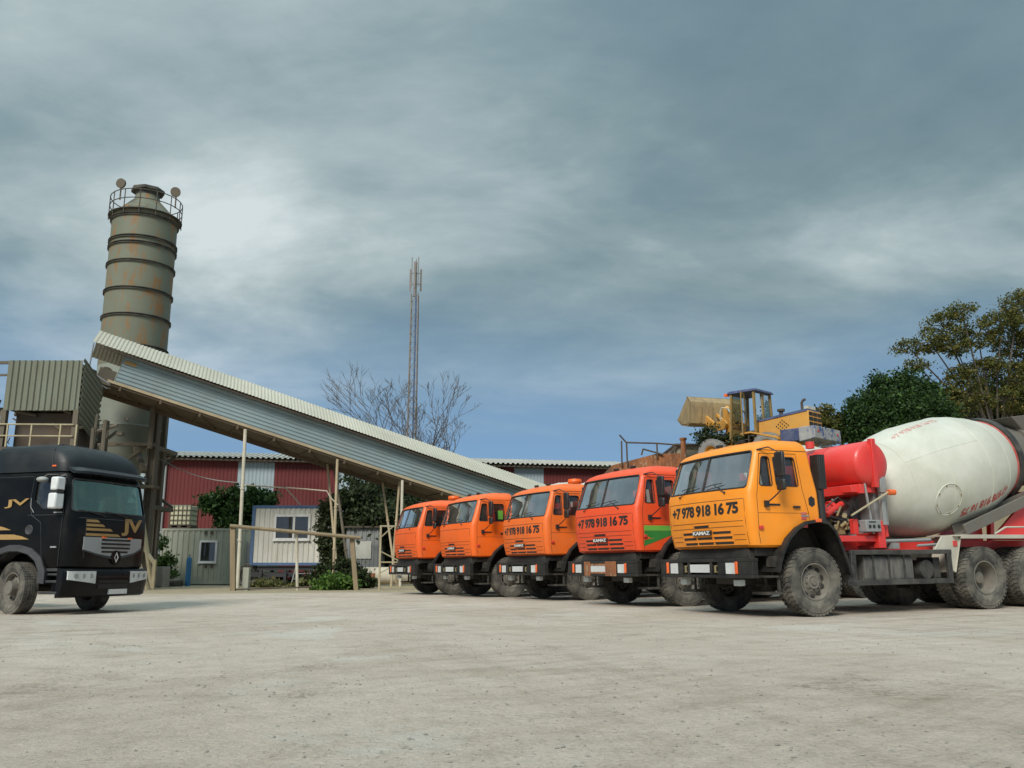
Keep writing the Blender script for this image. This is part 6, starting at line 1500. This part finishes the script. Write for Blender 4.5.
# ------------------------------------------------------------------ ground
def gmat():
    m, nt, out = newmat('dusty_yard'); p = N(nt, 'ShaderNodeBsdfPrincipled'); nt.links.new(p.outputs[0], out.inputs[0]); p.inputs['Roughness'].default_value = .95; p.inputs['Specular IOR Level'].default_value = .2
    tc = N(nt, 'ShaderNodeTexCoord'); mp = N(nt, 'ShaderNodeMapping'); nt.links.new(tc.outputs['Object'], mp.inputs[0]); v = mp.outputs[0]
    n1 = noise_tex(nt, .35, 6, .6, v, .6); r1 = ramp(nt, n1.outputs[0], [(.30, (.45, .38, .31)), (.5, (.50, .428, .355)), (.70, (.56, .49, .42))])
    # tyre sweeps: rings about far-off centres, warped
    c = r1.outputs[0]
    for (cx, cy, sc, th0, th1, dark) in ((14, -6, 2.6, .48, .58, .84), (-20, 2, 2.0, .48, .59, .86), (3, 40, 1.6, .52, .62, .86), (9, -9, 4.5, .52, .60, .87)):
        m2 = N(nt, 'ShaderNodeMapping'); m2.inputs['Location'].default_value = (-cx, -cy, 0); nt.links.new(tc.outputs['Object'], m2.inputs[0])
        ln = N(nt, 'ShaderNodeVectorMath', operation='LENGTH'); nt.links.new(m2.outputs[0], ln.inputs[0])
        nz_ = noise_tex(nt, .12, 2, .5, v); ad = N(nt, 'ShaderNodeMath', operation='MULTIPLY_ADD'); nt.links.new(nz_.outputs[0], ad.inputs[0]); ad.inputs[1].default_value = 2.5; nt.links.new(ln.outputs['Value'], ad.inputs[2])
        cb = N(nt, 'ShaderNodeCombineXYZ'); nt.links.new(ad.outputs[0], cb.inputs[0])
        sn_ = noise_tex(nt, sc, 7, .75, cb.outputs[0]); rr_ = ramp(nt, sn_.outputs[0], [(th0, (1, 1, 1)), (th1, (dark, dark*.985, dark*.96))])
        msk = noise_tex(nt, .22, 4, .6, v); mk = ramp(nt, msk.outputs[0], [(.36, (0, 0, 0)), (.6, (1, 1, 1))])
        c = mixc(nt, mk.outputs[0], c, mixc(nt, 1., c, rr_.outputs[0], 'MULTIPLY'))
    n2 = noise_tex(nt, 2.6, 8, .75, v, .3); r2 = ramp(nt, n2.outputs[0], [(.3, (.80, .79, .77)), (.5, (1, 1, 1)), (.75, (1.12, 1.12, 1.13))]); c = mixc(nt, .9, c, r2.outputs[0], 'MULTIPLY')
    n3 = noise_tex(nt, 38, 8, .85, v); r3 = ramp(nt, n3.outputs[0], [(.32, (.50, .49, .46)), (.45, (.93, .93, .92)), (.66, (1.16, 1.16, 1.16))]); c = mixc(nt, 1., c, r3.outputs[0], 'MULTIPLY')
    vo = N(nt, 'ShaderNodeTexVoronoi'); vo.inputs['Scale'].default_value = 28; nt.links.new(v, vo.inputs['Vector']); rv = ramp(nt, vo.outputs['Distance'], [(.06, (.45, .44, .42)), (.12, (1, 1, 1))])
    mk2 = noise_tex(nt, 1.1, 5, .7, v); mk2r = ramp(nt, mk2.outputs[0], [(.42, (0, 0, 0)), (.55, (1, 1, 1))]); c = mixc(nt, mk2r.outputs[0], c, mixc(nt, 1., c, rv.outputs[0], 'MULTIPLY'))
    dbn = noise_tex(nt, .55, 7, .78, v, .8); dbr = ramp(nt, dbn.outputs[0], [(.55, (0, 0, 0)), (.66, (1, 1, 1))]); dsp = noise_tex(nt, 22, 6, .85, v); dsr = ramp(nt, dsp.outputs[0], [(.44, (.52, .50, .46)), (.54, (1, 1, 1))])
    c = mixc(nt, dbr.outputs[0], c, mixc(nt, 1., c, dsr.outputs[0], 'MULTIPLY'))
    spn = noise_tex(nt, .28, 6, .7, v, 1.2); spr = ramp(nt, spn.outputs[0], [(.57, (0, 0, 0)), (.63, (.4, .4, .4))]); c = mixc(nt, spr.outputs[0], c, (.56, .54, .49))
    # sandy strip towards the plant (y > 29)
    sx = N(nt, 'ShaderNodeSeparateXYZ'); nt.links.new(tc.outputs['Object'], sx.inputs[0]); nw = noise_tex(nt, .5, 5, .6, v)
    a = N(nt, 'ShaderNodeMath', operation='MULTIPLY_ADD'); nt.links.new(nw.outputs[0], a.inputs[0]); a.inputs[1].default_value = 2.2; nt.links.new(sx.outputs[1], a.inputs[2])
    b_ = N(nt, 'ShaderNodeMath', operation='MULTIPLY_ADD'); nt.links.new(sx.outputs[0], b_.inputs[0]); b_.inputs[1].default_value = -.32; nt.links.new(a.outputs[0], b_.inputs[2])
    mr = N(nt, 'ShaderNodeMapRange'); nt.links.new(b_.outputs[0], mr.inputs[0]); mr.inputs[1].default_value = 31.6; mr.inputs[2].default_value = 32.6
    sand = ramp(nt, n2.outputs[0], [(.3, (.25, .20, .13)), (.7, (.42, .35, .24))]); c = mixc(nt, mr.outputs[0], c, sand.outputs[0])
    nt.links.new(c, p.inputs['Base Color'])
    bn = noise_tex(nt, 30, 9, .75, v); bn2 = noise_tex(nt, 3, 6, .7, v); s_ = N(nt, 'ShaderNodeMath', operation='MULTIPLY_ADD'); nt.links.new(bn2.outputs[0], s_.inputs[0]); s_.inputs[1].default_value = 2.5; nt.links.new(bn.outputs[0], s_.inputs[2])
    b = N(nt, 'ShaderNodeBump'); b.inputs['Strength'].default_value = .8; b.inputs['Distance'].default_value = .025; nt.links.new(s_.outputs[0], b.inputs['Height']); nt.links.new(b.outputs[0], p.inputs['Normal'])
    return m
def ground():
    def ax(lim): 
        v = [0.]; st = .5
        while v[-1] < lim:
            if v[-1] > 45: st *= 1.35
            v.append(v[-1]+st)
        return v
    pos = ax(3000); xs = [-q for q in reversed(pos[1:])]+pos; ys = [-q for q in reversed(ax(200)[1:])]+pos
    vs = [(x, y, gz(x, y)) for y in ys for x in xs]; n = len(xs)
    fs = [(j*n+i, j*n+i+1, (j+1)*n+i+1, (j+1)*n+i) for j in range(len(ys)-1) for i in range(n-1)]
    me = bpy.data.meshes.new('ground'); me.from_pydata(vs, [], fs); me.materials.append(gmat())
    me.polygons.foreach_set('use_smooth', [True]*len(fs)); me.update()
    o = bpy.data.objects.new('ground', me); COL.objects.link(o); tag(o, label='pale dusty gravel yard in front of the trucks', kind='structure')
ground()
def gravel():
    m = MB(); r_ = random.Random(21); ico = [(0, 0, 1), (.9, 0, .2), (.2, .85, .25), (-.75, .5, .2), (-.7, -.55, .3), (.25, -.9, .2), (0, 0, -.4)]
    F = [(0, 1, 2), (0, 2, 3), (0, 3, 4), (0, 4, 5), (0, 5, 1), (6, 2, 1), (6, 3, 2), (6, 4, 3), (6, 5, 4), (6, 1, 5)]
    cnt = 0
    while cnt < 6500:
        y = 2.8+17*r_.random()**1.7; x = r_.uniform(-.66, .66)*(y+.5)
        if noise.noise(Vector((x*.6, y*.6, 5))) < r_.uniform(-.55, .45): continue
        s = r_.choice((.004, .004, .005, .006, .008, .013))*r_.uniform(.7, 1.2); a = r_.uniform(0, 6.28); z = gz(x, y); c, q = math.cos(a)*s, math.sin(a)*s; h = s*r_.uniform(.4, .9)
        m.add([(x+i*c-j*q, y+i*q+j*c, z+k*h) for i, j, k in [(i*r_.uniform(.7, 1.2), j*r_.uniform(.6, 1.1), k) for i, j, k in ico]], F); cnt += 1
    m.build('gravel', M['stone'], sharp=20, kind='stuff', label='loose small stones scattered over the yard')
gravel()

# ------------------------------------------------------------------ sky and light
SUN_EL, SUN_AZ = R(40), R(203)      # azimuth measured clockwise from +Y (behind the camera, a little left)
w = bpy.data.worlds.new('World'); scene.world = w; w.use_nodes = True; nt = w.node_tree; nt.nodes.clear()
out = N(nt, 'ShaderNodeOutputWorld'); bg = N(nt, 'ShaderNodeBackground'); nt.links.new(bg.outputs[0], out.inputs[0])
sky = N(nt, 'ShaderNodeTexSky', sky_type='NISHITA'); sky.sun_disc = False; sky.sun_elevation = SUN_EL; sky.sun_rotation = SUN_AZ; sky.air_density = 1; sky.dust_density = 1.5
bg.inputs['Strength'].default_value = .1
tc = N(nt, 'ShaderNodeTexCoord'); sep = N(nt, 'ShaderNodeSeparateXYZ'); nt.links.new(tc.outputs['Generated'], sep.inputs[0])
zz = N(nt, 'ShaderNodeMath', operation='MAXIMUM'); nt.links.new(sep.outputs[2], zz.inputs[0]); zz.inputs[1].default_value = .0
za = N(nt, 'ShaderNodeMath', operation='ADD'); nt.links.new(zz.outputs[0], za.inputs[0]); za.inputs[1].default_value = .16
dx = N(nt, 'ShaderNodeMath', operation='DIVIDE'); nt.links.new(sep.outputs[0], dx.inputs[0]); nt.links.new(za.outputs[0], dx.inputs[1])
dy = N(nt, 'ShaderNodeMath', operation='DIVIDE'); nt.links.new(sep.outputs[1], dy.inputs[0]); nt.links.new(za.outputs[0], dy.inputs[1])
cv = N(nt, 'ShaderNodeCombineXYZ'); nt.links.new(dx.outputs[0], cv.inputs[0]); nt.links.new(dy.outputs[0], cv.inputs[1])
mp = N(nt, 'ShaderNodeMapping'); nt.links.new(cv.outputs[0], mp.inputs[0]); mp.inputs['Scale'].default_value = (.75, .95, 1); mp.inputs['Location'].default_value = CLOUD_OFF = (3.32, 1.62, 0); mp.inputs['Rotation'].default_value = (0, 0, R(-25))
n1 = noise_tex(nt, 1.0, 8, .56, mp.outputs[0], .35)
n2 = noise_tex(nt, 3.2, 9, .60, mp.outputs[0], .3)
mxn = N(nt, 'ShaderNodeMath', operation='MULTIPLY_ADD'); nt.links.new(n2.outputs[0], mxn.inputs[0]); mxn.inputs[1].default_value = .30; nt.links.new(n1.outputs[0], mxn.inputs[2])
# the cloud deck is thinner, so brighter, towards the upper left and thicker towards the right
d0 = Vector((-.30, .80, .52)).normalized(); dn = N(nt, 'ShaderNodeVectorMath', operation='DOT_PRODUCT'); nt.links.new(tc.outputs['Generated'], dn.inputs[0]); dn.inputs[1].default_value = d0
db = N(nt, 'ShaderNodeMapRange', interpolation_type='SMOOTHSTEP'); nt.links.new(dn.outputs['Value'], db.inputs[0]); db.inputs[1].default_value = .80; db.inputs[2].default_value = .995; db.inputs[3].default_value = -.045; db.inputs[4].default_value = .10
mxb = N(nt, 'ShaderNodeMath', operation='ADD'); nt.links.new(mxn.outputs[0], mxb.inputs[0]); nt.links.new(db.outputs[0], mxb.inputs[1]); mxn = mxb
K = 10*.52  # cloud radiance scale (background strength is 0.1)
def kc(c): return tuple(v*K for v in c)
cl = ramp(nt, mxn.outputs[0], [(.42, (.13, .20, .23)), (.56, (.172, .25, .282)), (.66, (.235, .318, .345)), (.78, (.365, .445, .465)), (.90, (.56, .63, .645))])
ck = N(nt, 'ShaderNodeVectorMath', operation='SCALE'); nt.links.new(cl.outputs[0], ck.inputs[0]); ck.inputs['Scale'].default_value = K
# clear blue gap low in the sky, thin veil over the real sky colour
lowc = N(nt, 'ShaderNodeVectorMath', operation='SCALE'); nt.links.new(sky.outputs[0], lowc.inputs[0]); lowc.inputs['Scale'].default_value = .42
tint = N(nt, 'ShaderNodeMix', data_type='RGBA', blend_type='MIX'); tint.inputs[0].default_value = .8; nt.links.new(lowc.outputs[0], tint.inputs[6]); tint.inputs[7].default_value = (*kc((.15, .295, .50)), 1)
el = N(nt, 'ShaderNodeMapRange', interpolation_type='SMOOTHSTEP'); nt.links.new(sep.outputs[2], el.inputs[0]); el.inputs[1].default_value = .10; el.inputs[2].default_value = .34
eln = N(nt, 'ShaderNodeMath', operation='MULTIPLY_ADD'); nt.links.new(n1.outputs[0], eln.inputs[0]); eln.inputs[1].default_value = .8; nt.links.new(el.outputs[0], eln.inputs[2])
ele = N(nt, 'ShaderNodeMath', operation='SUBTRACT', use_clamp=True); nt.links.new(eln.outputs[0], ele.inputs[0]); ele.inputs[1].default_value = .36
mx = N(nt, 'ShaderNodeMix', data_type='RGBA'); nt.links.new(ele.outputs[0], mx.inputs[0]); nt.links.new(tint.outputs[2], mx.inputs[6]); nt.links.new(ck.outputs[0], mx.inputs[7])
# cloud overhead, above the view, brightened to add soft overcast light
zb_ = N(nt, 'ShaderNodeMapRange', interpolation_type='SMOOTHSTEP'); nt.links.new(sep.outputs[2], zb_.inputs[0]); zb_.inputs[1].default_value = .66; zb_.inputs[2].default_value = .95; zb_.inputs[3].default_value = 1; zb_.inputs[4].default_value = 4.0
fin = N(nt, 'ShaderNodeVectorMath', operation='SCALE'); nt.links.new(mx.outputs[2], fin.inputs[0]); nt.links.new(zb_.outputs[0], fin.inputs['Scale'])
nt.links.new(fin.outputs[0], bg.inputs[0])
sd = bpy.data.lights.new('sun', 'SUN'); sd.energy = 1.5; sd.angle = R(22); sd.color = (1, .95, .87); so = bpy.data.objects.new('sun', sd); COL.objects.link(so)
dirv = Vector((math.sin(SUN_AZ)*math.cos(SUN_EL), math.cos(SUN_AZ)*math.cos(SUN_EL), math.sin(SUN_EL))); so.rotation_euler = dirv.to_track_quat('Z', 'Y').to_euler()
vs_ = scene.view_settings; vs_.view_transform = 'Standard'; vs_.look = 'None'; vs_.exposure = 1.15; vs_.gamma = 1; vs_.use_curve_mapping = False
scene.render.engine = 'CYCLES'; scene.cycles.max_bounces = 6; scene.cycles.transparent_max_bounces = 12
